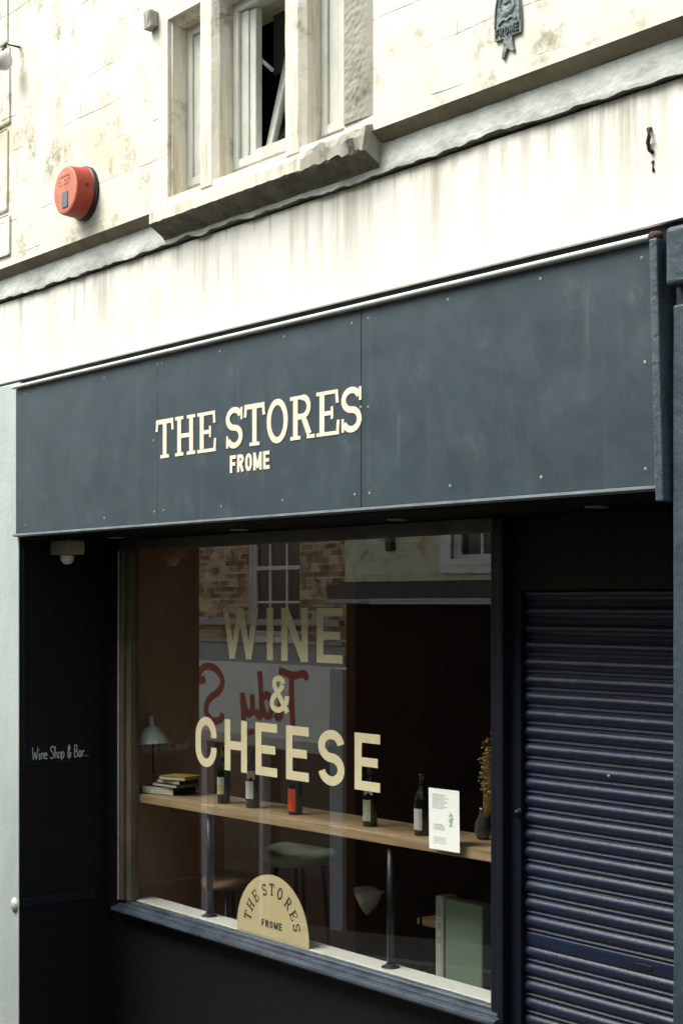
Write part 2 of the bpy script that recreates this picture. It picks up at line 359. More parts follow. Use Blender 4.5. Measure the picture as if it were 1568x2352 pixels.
# ------------------------------------------------------------------ ground: a steep street falling to the left
SL = .10
def gz(x): return SL*(x+3)-.0
def sheet(name, y0, y1, dz, m, x0=-120, x1=120, thick=None):
    bm = bmesh.new()
    if thick: extr(bm, [(y0, 0), (y1, 0), (y1, -thick), (y0, -thick)], x0, x1, fn=lambda x, y, z, k: (x, y, gz(x)+dz+z))
    else: quad(bm, [(x0, y0, gz(x0)+dz), (x1, y0, gz(x1)+dz), (x1, y1, gz(x1)+dz), (x0, y1, gz(x0)+dz)])
    return struct(obj(name, bm, m))
M_asph = mat('asphalt', (.055, .055, .056), (.04, .04, .042), 60, .9, .5, 120)
M_flag = mat('paving_flags', (.13, .12, .105), (.09, .085, .075), 4, .9, .3, 40)
M_kerb = mat('kerb_stone', (.34, .32, .29), (.26, .25, .23), 8, .85, .3)
M_ground = mat('ground', (.16, .15, .12), (.12, .12, .09), .5, .95)
sheet('ground', -400, 400, -.16, M_ground, -400, 400)
sheet('road', -4.7, -1.45, -.12, M_asph)
sheet('pavement', -1.3, .75, 0, M_flag, thick=.14)
sheet('kerb', -1.45, -1.301, .004, M_kerb, thick=.15)
sheet('pavement', -6.3, -4.851, 0, M_flag, thick=.14)
sheet('kerb', -4.85, -4.70, .004, M_kerb, thick=.15)

# ------------------------------------------------------------------ the shop building
XL, XR_ = -8.70, -3.633                      # recess between pale pier and blue pier
bld = thing('stone_building', 'old cream limestone building with a recessed navy shopfront below its upper window', 'building', (-6, 0, 0))
bld.location = (0, 0, 0)
YW = -.05                                    # face of upper stone wall
WX0, WX1, WZ0, WZ1 = -6.895, -5.432, 4.84, 5.756
B('upper_wall', M_stone, bld, (-14, WX0, YW, .35, 4.79, 6.95), (WX1, 3, YW, .35, 4.79, 6.95),
  (WX0, WX1, YW, .35, WZ1, 6.95), (WX0, WX1, YW+.003, .35, 4.79, WZ0))
# rough quoin stones of a further window at the far left
bm = bmesh.new()
zz = 4.86
for i, hgt in enumerate((.27, .52, .50, .55, .5, .5)):
    box(bm, -9.2, -8.67-.03*(i % 2), YW-.012, YW-.001, zz, zz+hgt-.03, bev=.012, seg=2); zz += hgt
for v in bm.verts: v.co += noise.noise_vector(v.co*9)*.008
obj('quoin', bm, M_stone, bld)
# rough dressed strip at the right jamb
bm = bmesh.new()
nz_, nx_ = 260, 14
g_ = [[bm.verts.new((WX1+.001+.20*j/nx_, YW-.001, 4.86+2.0*i/nz_)) for j in range(nx_+1)] for i in range(nz_+1)]
for i in range(nz_):
    for j in range(nx_): bm.faces.new((g_[i][j], g_[i][j+1], g_[i+1][j+1], g_[i+1][j]))
for i, row in enumerate(g_):
    for j, v in enumerate(row):
        if 0 < j < nx_:
            q = v.co.copy(); a_ = min(1, (nx_-j)/6)
            v.co.y -= a_*max(.0006, .007+.0035*noise.noise(q*13)+.004*noise.noise(q*47))
        elif j == 0: v.co.y -= .002
M_rough = stone_mat('rough_dark_stone', (.30, .29, .245), (.20, .18, .13), (.07, .065, .05), brick_h=.3, joint=.8)
obj('rough_jamb', bm, M_rough, bld)
# string course: underside, lead drip and wavy lower lip
def wav(x, y, z, k):
    if k in (2, 3): return (x, y+.003*noise.noise((x*5, 1, 0)), z+.022*noise.noise((x*2.1, 3, 0))+.016*noise.noise((x*7, 0, 2))+.008*noise.noise((x*19, 0, 2)))
    return (x, y+.003*noise.noise((x*7, 2, k)), z+.003*noise.noise((x*11, 5, k)))
bm = bmesh.new()
extr(bm, [(.005, 4.745), (-.002, 4.690), (-.012, 4.630), (-.012, 4.614), (.05, 4.612), (.05, 4.745)], -14, 3, nx=700, fn=wav)
under(obj('drip_strip', bm, M_lead, bld), M_shade_grime, -.6)
bm = bmesh.new()
extr(bm, [(YW-.004, 4.789), (.004, 4.746), (.05, 4.746), (.05, 4.789)], -14, 3, nx=300, fn=lambda x, y, z, k: (x, y, z+(.005*noise.noise((x*3, 0, 0)) if k == 1 else 0)))
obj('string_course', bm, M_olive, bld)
B('painted_band', M_render, bld, (-14, 3, .016, .35, 4.110, 4.604))
B('gap_shadow_strip', M_black, bld, (XL-.01, XR_+.1, .040, .3, 4.0, 4.1085))  # black filler strip: deep shadow of the gap put into colour
B('backing_wall', M_room, bld, (-14, XL-.1, .36, .5, -2, 6.95), (XR_+.7, 3, .36, .5, -1, 6.95), (XL-.1, XR_+.7, .42, .5, 3.2, 4.83), (XL-.1, WX0-.35, .36, .5, 4.84, 6.95), (WX1+.35, XR_+.7, .36, .5, 4.84, 6.95), (WX0-.35, WX1+.35, .36, .5, 6.1, 6.95))
B('side_wall', M_room, bld, (-14, -13.8, .5, 8, -2, 6.95), (2.8, 3, .5, 8, -1, 6.95), (-14, 3, 8, 8.2, -2, 6.95))
B('roof', mat('stone_roof_tiles', (.20, .18, .14), (.13, .12, .09), 9, .9, .6), bld, (-14.2, 3.2, -.25, 8.4, 6.951, 7.10))
# piers
B('pale_pier', M_pale, bld, (-14, XL+.012, .012, .41, gz(-14), 4.092), (XL-.15, XL+.0, .41, 1.2, gz(-14), 4.08), bev=.006)
bm = bmesh.new()
box(bm, XR_, 3, .02, .35, gz(XR_)-.2, 3.95, bev=.012, seg=2)
box(bm, XR_+.016, XR_+.15, -.012, .019, gz(XR_)-.2, 3.80, bev=.008, seg=2)
box(bm, XR_, XR_+.2, .351, 1.2, gz(XR_)-.2, 3.3)
bmesh.ops.subdivide_edges(bm, edges=[e for e in bm.edges if e.calc_length() > 1.5 and abs(e.verts[0].co.z-e.verts[1].co.z) > 1], cuts=60)
for v in bm.verts: v.co.x += .003*noise.noise(v.co*5); v.co.y += .0015*noise.noise(v.co*7)
obj('blue_pier', bm, M_pier, bld)
bm = bmesh.new(); box(bm, XR_+.012, XR_+.35, -.05, .018, 3.86, 4.07, bev=.02, seg=3)
bmesh.ops.subdivide_edges(bm, edges=list(bm.edges), cuts=4)
for v in bm.verts: v.co += noise.noise_vector(v.co*11)*.004
obj('pier_cap', bm, M_pier, bld)
# return wall inside the recess (left), with rails
WY = .69
YG = .66                                     # glass plane
B('return_wall', M_black, bld, (XL-.0, XL+.02, .014, .72, gz(XL)-.1, 3.14), bev=0)
q0 = PX(45, 1755, XL+.02); q1 = PX(45, 2072, XL+.02)
for b_ in ((XL+.021, XL+.034, .03, .50, q0.z-.012, q0.z+.006), (XL+.021, XL+.040, .03, .52, q1.z-.035, q1.z+.02), (XL+.021, XL+.030, .03, .055, q0.z+.007, 3.10)):
    B('panel_rail', M_navy, bld, b_, bev=.003)
# chalk lettering on the return wall, runs along +y
bm = bmesh.new()
YR = Vector((0, 1, 0)); OX = Vector((1, 0, 0))
def script(bm, strokes, org, right, up, sc, wd, dep, out):
    k = 0
    for pts in strokes:
        k += 1
        # smooth by Catmull-Rom
        p = [Vector(a) for a in pts]; q = []
        for i in range(len(p)-1):
            p0 = p[max(i-1, 0)]; p1 = p[i]; p2 = p[i+1]; p3 = p[min(i+2, len(p)-1)]
            for j in range(5):
                s = j/5; q.append(.5*((2*p1)+(p2-p0)*s+(2*p0-5*p1+4*p2-p3)*s*s+(3*p1-p0-3*p2+p3)*s**3))
        q.append(p[-1])
        ribbon(bm, [(a.x, a.y) for a in q], wd, False, lambda a, b, d: org+right*(a*sc)+up*(b*sc)+out*d, 0, dep+.0002*(k % 9))
    bmesh.ops.recalc_face_normals(bm, faces=bm.faces)
HAND = {
 'W': ([[(0, 1), (.12, .05), (.3, .55), (.45, .05), (.62, 1)]], .72), 'i': ([[(.06, .5), (.07, .05), (.14, .02)], [(.07, .7), (.08, .76)]], .22),
 'n': ([[(.02, .5), (.03, .02)], [(.03, .35), (.16, .5), (.27, .42), (.28, .03)]], .38), 'e': ([[(.03, .28), (.28, .32), (.2, .5), (.05, .4), (.04, .12), (.18, .01), (.32, .08)]], .40),
 'S': ([[(.42, .85), (.28, 1), (.08, .9), (.1, .66), (.34, .45), (.38, .2), (.2, 0), (.02, .12)]], .52), 'h': ([[(.03, 1), (.04, .02)], [(.04, .32), (.18, .48), (.28, .38), (.29, .02)]], .38),
 'o': ([[(.16, .5), (.03, .36), (.05, .1), (.18, 0), (.3, .14), (.28, .4), (.16, .5)]], .38), 'p': ([[(.03, .5), (.05, -.4)], [(.04, .38), (.2, .5), (.3, .3), (.2, .04), (.05, .1)]], .40),
 '&': ([[(.42, .0), (.12, .7), (.2, .95), (.34, .8), (.05, .3), (.14, .02), (.36, .15), (.44, .4)], [(.24, 1.1), (.22, -.12)]], .55), 'B': ([[(.04, 1), (.05, .0)], [(.04, .98), (.3, .92), (.3, .62), (.07, .52), (.36, .42), (.36, .1), (.06, .0)]], .50),
 'a': ([[(.28, .42), (.14, .5), (.03, .3), (.08, .04), (.22, .06), (.28, .4), (.29, .1), (.36, .02)]], .42), 'r': ([[(.03, .5), (.05, .02)], [(.04, .32), (.14, .48), (.26, .46)]], .32),
 '.': ([[(.03, .02), (.06, .05)]], .16), ' ': ([], .25)}
strokes = []; x = 0
for ch in 'Wine Shop & Bar...':
    g, adv = HAND[ch]; strokes += [[(a+x, b) for a, b in s] for s in g]; x += adv
a0 = PX(75, 1738, XL+.021); a1 = PX(205, 1728, XL+.021)
sc = (a1.y-a0.y)/x
k0 = a0.copy(); k0.z = q0.z+.02
script(bm, strokes, k0, YR, ZU*1.25, sc, .085, .001, OX)
obj('chalk_lettering', bm, M_chalk, bld)
# soffit
SZ = 3.145
bm = bmesh.new()
box(bm, XL+.02, XR_, .012, 1.0, SZ, SZ+.04)
obj('soffit', bm, M_soffit, bld)
for X in (265, 550, 912, 1370):
    bm = bmesh.new(); x_ = G(X, .42)
    lathe(bm, [(.038, 0), (.047, -.002), (.050, -.006), (.050, 0)], 24, Matrix.Translation((x_, .42, SZ-.001)))
    d = obj('downlight', bm, mat('dull_chrome_ring', (.35, .32, .26), None, 10, .35, metal=.6) if X == 265 else bpy.data.materials['dull_chrome_ring'], bld)
    bm = bmesh.new(); lathe(bm, [(0, -.001), (.036, -.001)], 20, Matrix.Translation((x_, .42, SZ-.001))); obj('lens', bm, M_dark, d)
# shop window frame
GXL, GXR = G(310, YG), G(1140, YG); GZ0, GZ1 = .905, 3.075
FXL = G(275, .61)
fr = bpy.data.objects.new('shop_window', None); C.objects.link(fr); fr.parent = bld
fm = bmesh.new()
box(fm, XL+.021, FXL-.005, .605, .70, GZ0-.06, SZ-.001); obj('corner_post', fm, M_black, fr); fm = bmesh.new()
def fixp(*a, **k): box(fm, *a, **k)
fixp(FXL+.001, FXL+.045, .605, .69, GZ0, GZ1, bev=.006, seg=2)
fixp(FXL+.046, GXL, .628, .69, GZ0, GZ1, bev=.004, seg=2)
fixp(XL+.022, GXR+.02, .612, .69, GZ1+.001, SZ-.002, bev=.004)
obj('frame', fm, M_frame, fr)
B('edge_bead', mat('bead_highlight_paint', (.36, .40, .34), (.20, .22, .18), 12, .35), fr, (FXL-.004, FXL+.010, .596, .604, GZ0, GZ1), bev=.003, seg=2)  # pale bead: highlight along the frame edge put into its paint
fm = bmesh.new()
fixp(GXR, GXR+.06, .62, .70, GZ0-.02, SZ-.003, bev=.006, seg=2)
fixp(GXR+.061, GXR+.10, .60, .70, GZ0-.06, SZ-.003, bev=.006, seg=2)
obj('door_side_post', fm, M_navy, fr)
fm = bmesh.new()
extr(fm, [(.69, GZ0-.001), (.636, GZ0-.001), (.630, GZ0-.008), (.628, GZ0-.020), (.610, GZ0-.022), (.602, GZ0-.028), (.600, GZ0-.036), (.575, GZ0-.038),
          (.560, GZ0-.044), (.556, GZ0-.056), (.562, GZ0-.066), (.60, GZ0-.070), (.69, GZ0-.070)], FXL-.02, GXR+.085)
obj('sill', fm, mat('sill_paint', (.055, .070, .095), (.022, .030, .045), 9, .28, .2, 30, stretch=(.6, 1, 1), rvar=.08), fr)
bm = bmesh.new(); box(bm, GXL-.01, GXR+.01, YG, YG+.006, GZ0-.012, GZ1+.012)
obj('pane', bm, M_glass, fr)
# letters on the glass
lb = bmesh.new()
write(lb, 'WINE', lambda c: sans(c, .150, .62), Vector((G(512, YG), YG-.0006, 2.437)), XR, ZU, width=G(787, YG)-G(512, YG), height=.287, gap=.20, depth=.0012, out=YF)
write(lb, '&', lambda c: sans(c, .19, .62), Vector((G(620, YG), YG-.0006, 2.155)), XR, ZU, width=G(662, YG)-G(620, YG), height=.20, depth=.0012, out=YF)
write(lb, 'CHEESE', lambda c: sans(c, .165, .64), Vector((G(450, YG), YG-.0006, 1.80)), XR, ZU, width=G(873, YG)-G(450, YG), height=.29, gap=.24, depth=.0012, out=YF)
obj('window_lettering', lb, M_vinyl, fr)
B('stall_riser', M_riser, bld, (XL+.021, GXR+.1, .64, .72, gz(XL)-.2, GZ0-.071))
B('window_board', M_sillin, bld, (FXL+.05, GXR+.02, YG+.012, .812, GZ0-.02, GZ0+.006), bev=.003)
# shutter side: head panel, guides, curtain
SX0, SX1 = G(1210, WY), XR_-.002
ST = P(1210, 1355, WY).z
B('head_panel', mat('door_head_panel_paint', (.016, .014, .010), (.012, .010, .007), 3, .6, spec=.2), bld, (GXR+.101, SX1, .655, .70, ST, SZ-.004))
B('shutter_guide', M_navy, bld, (SX0-.075, SX0-.003, .652, .72, gz(-5)-.1, ST-.001), (GXR+.101, SX0-.078, .66, .72, gz(-5)-.1, ST-.001), bev=.005, seg=2)
sh = bpy.data.objects.new('roller_shutter', None); C.objects.link(sh); sh.parent = bld; sh['label'] = 'navy roller shutter pulled down over the doorway, highlights on each curved slat'
prof = []; PT = .0773
def slat(zt):                                # from its top edge down: big curve, groove, small ridge, groove
    o = [(WY, zt)]
    for i in range(1, 12):
        s = i/12; o.append((WY-.015*math.sin(math.pi*s)**.75, zt-.053*s))
    o += [(WY+.002, zt-.0535), (WY+.002, zt-.0575)]
    for i in range(1, 6): s = i/6; o.append((WY-.0065*math.sin(math.pi*s)**.8, zt-.058-.0125*s))
    o += [(WY+.003, zt-.0715), (WY+.003, zt-.0765)]
    return o
zt = 1.268+20*PT; zs = []
while zt > 1.268+.01: prof += slat(zt); zt -= PT
fz = 1.268
prof += [(WY-.004, fz), (WY-.006, fz-.004), (WY-.006, fz-.060), (WY-.003, fz-.0625)]
zt = 1.2055
while zt > gz(-5): prof += slat(zt); zt -= PT
prof += [(WY-.012, zt), (WY-.012, zt-.06)]
bm = bmesh.new()
extr(bm, prof, SX0, SX1, closed=False, smooth=True, nx=48, fn=lambda x, y, z, k: (x, y+.0022*noise.noise((x*1.3, k//21*7.3, 0))+.0009*noise.noise((x*7, z*30, 2)), z+.0012*noise.noise((x*.9, k//21*3.1, 5))))
o = obj('curtain', bm, M_shut, sh)
o2 = B('lock_slot', M_dark, sh, (G(1462, WY)-.0, G(1498, WY), WY-.009, WY-.0065, 1.222, 1.244), bev=.001)
bm = bmesh.new(); lathe(bm, [(0, .004), (.006, .004), (.008, 0)], 12, Matrix.Translation(P(1397, 1782, WY-.014)) @ Matrix.Rotation(R(90), 4, 'X'))
obj('rivet', bm, M_screw, sh)
bm = bmesh.new(); c_ = P(1190, 1866, .645); lathe(bm, [(0, .02), (.012, .018), (.014, .006), (.02, 0)], 14, Matrix.Translation(c_) @ Matrix.Rotation(R(90), 4, 'X'))
obj('guide_latch', bm, M_navy, sh)

# ------------------------------------------------------------------ interior of the shop
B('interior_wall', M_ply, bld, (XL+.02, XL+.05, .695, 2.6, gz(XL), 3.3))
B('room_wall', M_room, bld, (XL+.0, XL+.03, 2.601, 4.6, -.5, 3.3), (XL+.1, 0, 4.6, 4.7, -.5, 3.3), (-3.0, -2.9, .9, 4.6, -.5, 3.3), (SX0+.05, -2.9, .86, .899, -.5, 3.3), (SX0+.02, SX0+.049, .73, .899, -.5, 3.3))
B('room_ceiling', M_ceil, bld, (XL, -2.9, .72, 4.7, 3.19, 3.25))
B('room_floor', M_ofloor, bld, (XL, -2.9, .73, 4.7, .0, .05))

shelf = thing('window_shelf', 'long oak display shelf on black pipe posts just behind the shop window', 'shelf', (-6.8, .73, .92))
def lp(t, v): return tuple(Vector(v)-t.location)
def zsh(x): return -.036*(GXR-x)/(GXR-GXL)          # the shelf sags towards its left end
bm = bmesh.new()
box(bm, XL+.055, GXR+.01, .695, 1.06, 1.548, 1.60, bev=.003)
for v in bm.verts: v.co.z += zsh(v.co.x)
bm.transform(Matrix.Translation(-shelf.location)); obj('board', bm, M_oak, shelf)
for X in (480, 895):
    x_ = G(X, .74); bm = bmesh.new()
    tube(bm, [(x_, .745, .914), (x_, .745, 1.546+zsh(x_))], .019, 14)
    lathe(bm, [(0, .006), (.022, .006), (.026, .018), (.030, .004), (.046, .004), (.048, 0)], 20, Matrix.Translation((x_, .745, .9125)))
    bm.transform(Matrix.Translation(-shelf.location)); obj('post', bm, M_dark, shelf)

def bottle(X, hs, label, lab, lab2=None, y=.82, tagc=None, cap=None, lz=(.055, .155), rad=.038, rot=-.9):
    x_ = G(X, y); t = thing('wine_bottle', label, 'bottle', (x_, y, 1.601+zsh(x_)), 'wine bottles on the window shelf')
    r = rad; h = .30*hs; bm = bmesh.new()
    lathe(bm, [(0, 0), (r-.003, 0), (r, .004), (r, h*.58), (r*.93, h*.64), (r*.6, h*.71), (.0155, h*.78), (.014, h*.80), (.014, h*.965), (.017, h*.967), (.017, h*.995), (.012, h), (0, h)], 28)
    obj('glass', bm, M_bottle, t)
    def band(rr, z0, z1, a0, a1, m, nm):
        b = bmesh.new(); n = 18
        for i in range(n):
            p = []
            for a in (a0+(a1-a0)*i/n, a0+(a1-a0)*(i+1)/n):
                p.append([(rr*math.cos(a), rr*math.sin(a), z) for z in (z0, z1)])
            quad(b, [p[0][0], p[1][0], p[1][1], p[0][1]])
        bmesh.ops.remove_doubles(b, verts=b.verts, dist=1e-5)
        g = bmesh.ops.extrude_face_region(b, geom=list(b.faces))
        for v in [q for q in g['geom'] if isinstance(q, bmesh.types.BMVert)]:
            k = (rr+.0006)/rr; v.co.x *= k; v.co.y *= k
        bmesh.ops.recalc_face_normals(b, faces=b.faces)
        obj(nm, b, m, t)
    ca = math.atan2(EYE.y-y, EYE.x-x_)+rot*.35
    band(r+.0004, lz[0], lz[1], ca-1.7, ca+.35, lab, 'label_paper')
    if lab2: band(r+.0006, lz[0]+.012, (lz[0]+lz[1])/2+.006, ca-1.65, ca+.3, lab2, 'label_band')
    if cap: band(.0145, h*.84, h*.97, 0, 6.283, cap, 'capsule')
    if tagc:
        b = bmesh.new(); box(b, -.025, .025, -.001, .001, -.05, .0, bev=.0009)
        b.transform(Matrix.Translation((math.cos(ca)*(r+.004), math.sin(ca)*(r+.004), .215)) @ Matrix.Rotation(ca+math.pi/2, 4, 'Z') @ Matrix.Rotation(R(8), 4, 'X'))
        obj('neck_tag', b, tagc, t)
    return t
Lgreen = mat('lime_label_print', (.42, .50, .10), (.62, .55, .16), 60, .7)
Lpale = mat('pale_blue_label', (.60, .70, .70), (.5, .6, .6), 40, .7)
Lwhite = mat('white_label', (.78, .80, .78), (.70, .73, .72), 50, .7)
Lorange = mat('orange_red_label', (.85, .10, .03), (.75, .08, .025), 40, .6)
Lgrn2 = mat('mint_label', (.55, .62, .48), (.30, .42, .28), 26, .7)
Lgrey = mat('grey_white_label', (.58, .60, .60), (.50, .52, .52), 40, .7)
Ltag = mat('peach_tag', (.66, .52, .38), None, 30, .8)
Lcapg = mat('green_foil', (.04, .25, .06), None, 30, .35)
bottle(514, 1.08, 'dark wine bottle with lime and pale blue label and green foil, nearest the stacked books', Lpale, Lgreen, cap=Lcapg)
bottle(581, 1.12, 'dark wine bottle with plain white label and peach tag on its neck', Lwhite, tagc=Ltag, rad=.041)
bottle(678, 1.0, 'dark wine bottle with bright orange red label', Lorange, rad=.040, lz=(.02, .145))
bottle(850, 1.05, 'dark wine bottle with mint green label and round pinkish neck tag, standing alone mid shelf', Lgrn2, tagc=mat('pinkish_tag', (.55, .48, .38), None, 40, .8), lz=(.03, .14))
bottle(968, 1.02, 'dark wine bottle with grey white label tucked beside the white notice', Lgrey, lz=(.03, .135), y=.80)

# books
def book(X, Y, wd, dp, ht, z, rot, cover, label, y=.86):
    x_ = G(X, y); t = thing('book', label, 'book', (x_, y, z+zsh(x_)+.001), 'books stacked by the desk lamp'); t.rotation_euler = (0, 0, R(rot))
    B('cover', cover, t, (-wd/2, wd/2, -dp/2, dp/2, 0, .003), (-wd/2, wd/2, -dp/2, dp/2, ht-.003, ht), (wd/2-.003, wd/2, -dp/2, dp/2, .0031, ht-.0031))
    B('pages', M_paged, t, (-wd/2+.003, wd/2-.0035, -dp/2+.003, dp/2-.004, .0032, ht-.0032))
Cb = mat('black_book_cover', (.02, .02, .02), None, 10, .4); Cw = mat('white_book_cover', (.75, .77, .72), None, 10, .5); Cy = mat('ochre_book_cover', (.55, .38, .08), None, 10, .5); Cg = mat('grey_book_cover', (.14, .15, .14), None, 10, .5)
book(388, 0, .27, .20, .050, 1.6005, 14, Cb, 'thick black covered book with white page edges at the bottom of the stack')
book(404, 0, .24, .18, .020, 1.651, 6, Cg, 'thin grey book second from the bottom of the stack')
book(408, 0, .21, .16, .026, 1.6715, 10, Cb, 'black book under the ochre topped one in the stack')
book(414, 0, .20, .17, .022, 1.698, 20, Cy, 'ochre covered book lying on top of the stack')
t = thing('pen_pot', 'small pale knobbly pot at the foot of the desk lamp, left of the books', 'pot', (G(345, .80), .80, 1.601+zsh(G(345, .80))))
bm = bmesh.new(); lathe(bm, [(0, 0), (.022, 0), (.030, .012), (.030, .035), (.024, .045), (.020, .040), (0, .01)], 18); obj('pot', bm, M_white, t)
# desk lamp
lx = G(352, .83); t = thing('desk_lamp', 'pale mint desk lamp with a conical shade at the left end of the shelf', 'lamp', (lx, .83, 1.601+zsh(lx)))
bm = bmesh.new(); lathe(bm, [(0, 0), (.055, 0), (.058, .006), (.05, .014), (.012, .022), (0, .022)], 24); obj('base', bm, M_dark, t)
bm = bmesh.new(); tube(bm, [(0, 0, .02), (.004, .0, .12), (-.004, 0, .22), (.0, 0, .31)], .005, 8); obj('arm', bm, M_dark, t)
bm = bmesh.new(); lathe(bm, [(.108, .0), (.100, .012), (.085, .045), (.062, .082), (.040, .104), (.020, .112), (.016, .13), (.014, .165), (.006, .172), (0, .172)], 32)
lathe(bm, [(.106, .0), (.098, .012), (.083, .045), (.060, .080), (.0, .105)], 32)
bm.transform(Matrix.Translation((-.005, 0, .30)) @ Matrix.Rotation(R(-5), 4, 'Y')); obj('lamp_shade', bm, M_mint, t)

# notice on the glass
n0 = P(985, 1808, YG-.002); n1 = P(1055, 1958, YG-.002)
nx0, nx1 = n0.x, n1.x; nz1 = P(985, 1808, YG).z; nz0 = P(1055, 1960, YG).z
t = thing('window_notice', 'white paper notice with faint print stuck inside the shop window above the shelf edge', 'notice', ((nx0+nx1)/2, YG-.0015, nz0))
bm = bmesh.new(); W_ = (nx1-nx0)/2; Hh = nz1-nz0
box(bm, -W_, W_, -.0004, .0004, 0, Hh, M=Matrix.Rotation(R(-.8), 4, 'Y')); obj('sheet', bm, M_paper, t)
M_print = mat('faint_grey_print', (.50, .56, .54), None, 40, .8)
def ink(x0, x1, z0, z1): B('print_line', M_print, t, (x0, x1, -.0016, -.0006, z0, z1))
for i in range(9):
    ink(-W_*.78, -W_*.78+W_*random.uniform(.7, 1.2), Hh*(.90-.028*i), Hh*(.90-.028*i)+.0035)
for i in range(3): ink(-W_*.7, -W_*random.uniform(-.05, .2), Hh*(.40-.035*i), Hh*(.40-.035*i)+.006)
for i in range(4): ink(-W_*.7, W_*.1, Hh*(.2-.03*i), Hh*(.2-.03*i)+.003)
bm = bmesh.new()
for i in range(26):
    a = random.uniform(0, 6.28); r_ = random.uniform(0, .022); cx = W_*.45+r_*math.cos(a)*.8; cz = Hh*.52+r_*math.sin(a)*2.0
    box(bm, cx-.004, cx+.004, -.0016-.00005*i, -.0006, cz-.003, cz+.003, M=None)
obj('sprig_print', bm, mat('green_print', (.35, .52, .36), None, 40, .8), t)

# arched shop card
ax0, ax1 = G(545, YG+.012), G(710, YG+.012); ar = (ax1-ax0)/2; acx = (ax0+ax1)/2; az = GZ0+.0065
az2 = P(625, 2010, YG+.012).z; ah = az2-az
t = thing('arched_card', 'cream arched card lettered THE STORES FROME standing on the window board', 'sign', (acx, YG+.012, az))
bm = bmesh.new(); pts = [(ar, 0)]+arc(0, .02, ar, ah-.02, 0, 180, 48)+[(-ar, 0)]
f0 = [bm.verts.new((a, -.0025, b)) for a, b in pts]; f1 = [bm.verts.new((a, .0025, b)) for a, b in pts]
bm.faces.new(f0); bm.faces.new(f1[::-1])
for i in range(len(pts)): j = (i+1) % len(pts); bm.faces.new((f0[i], f0[j], f1[j], f1[i]))
bmesh.ops.recalc_face_normals(bm, faces=bm.faces); obj('card', bm, M_arch, t)
bm = bmesh.new(); k = 0
Rt = ar*.60; ch_ = .066; angs = {'T': 163, 'H': 147, 'E': 130}
for ch, an in (('T', 166), ('H', 149), ('E', 131), ('S', 107), ('T', 90), ('O', 71), ('R', 50), ('E', 32), ('S', 15)):
    st, wd = slab(ch)
    c0 = Vector((Rt*math.cos(R(an)), 0, .035+Rt*math.sin(R(an))*ah/ar*.96))
    up = Vector((math.cos(R(an)), 0, math.sin(R(an)))); rt = Vector((up.z, 0, -up.x))
    bm = bmesh.new()
    for pts, w_, cl in st:
        k += 1; ribbon(bm, pts, w_*1.05, cl, lambda a, b, d: c0+rt*((a-wd/2)*ch_*.95)+up*(b*ch_)+YF*(d+.0026), 0, .0005+.00012*(k % 6))
    obj('letter', bm, M_ink, t)
bm = bmesh.new()
write(bm, 'FROME', lambda c: sans(c, .2, .6), Vector((-.095, -.0026, .055)), XR, ZU, width=.19, height=.040, gap=.2, depth=.0006, out=YF); obj('town_lettering', bm, M_ink, t)

# dried flowers in a glass vase at the right end
vx = G(1108, .93); t = thing('flower_vase', 'glass vase of dried straw coloured flowers at the right end of the shelf', 'vase', (vx, .93, 1.6005))
bm = bmesh.new(); lathe(bm, [(0, 0), (.030, 0), (.042, .03), (.040, .075), (.020, .11), (.016, .14), (.022, .15), (.019, .148), (.013, .14), (.017, .11), (.036, .075), (.038, .03), (0, .006)], 24)
obj('vase', bm, mat('smoky_glass', (.05, .06, .065), None, 5, .08, spec=1), t)
bm = bmesh.new(); fb = bmesh.new()
for i in range(16):
    e = Vector((random.uniform(.01, .16), random.uniform(-.05, .10), random.uniform(.30, .56)))
    tube(bm, [(0, 0, .02), (e.x*.3, e.y*.3, .16), tuple(e*.8), tuple(e)], .0018, 5)
    for j in range(70):
        c = e*(1-.38*j/70)+Vector((random.gauss(0, .014), random.gauss(0, .014), random.gauss(0, .012)))
        n_ = Vector((random.gauss(0, 1), random.gauss(0, 1), random.gauss(0, 1))).normalized(); q = n_.to_track_quat('Z', 'Y'); s = random.uniform(.004, .009)
        quad(fb, [c+q @ Vector(v)*s for v in ((-1, -.5, 0), (1, -.5, 0), (1, .5, 0), (-1, .5, 0))])
obj('stems', bm, M_straw, t); obj('flower_heads', fb, M_straw, t)

# furniture in the dark room
def stool(X, Y, y, r, col, label):
    p = P(X, Y, y); t = thing('bar_stool', label, 'stool', (p.x, y, .05), 'stools in the dark shop'); h = p.z-.05
    bm = bmesh.new(); lathe(bm, [(0, -.055), (r*.8, -.05), (r*.98, -.02), (r, .0), (r*.93, .025), (r*.6, .038), (0, .03)], 32)
    for v in bm.verts: v.co.z += .10*(v.co.x/r)**2*.35+.02*noise.noise(v.co*6)
    bm.transform(Matrix.Translation((0, 0, h))); obj('cushion', bm, col, t)
    for k in range(4):
        a = R(45+90*k); bm = bmesh.new(); tube(bm, [(r*.6*math.cos(a), r*.6*math.sin(a), h-.045), (r*.95*math.cos(a), r*.95*math.sin(a), 0)], .012, 8); obj('leg', bm, M_dark, t)
    bm = bmesh.new(); tube(bm, [(r*.82*math.cos(R(10*k)), r*.82*math.sin(R(10*k)), h*.38) for k in range(37)], .008, 6); obj('foot_ring', bm, M_dark, t)
M_shell = mat('pale_green_seat', (.42, .50, .40), (.30, .36, .28), 5, .45)
M_wood = mat('tan_wood_seat', (.40, .26, .15), (.30, .18, .1), 5, .5)
stool(688, 1968, 1.45, .24, M_shell, 'stool with a pale green soft seat seen through the window above the arched card')
stool(528, 2028, 1.20, .18, M_wood, 'small stool with a tan seat low behind the left shelf post')
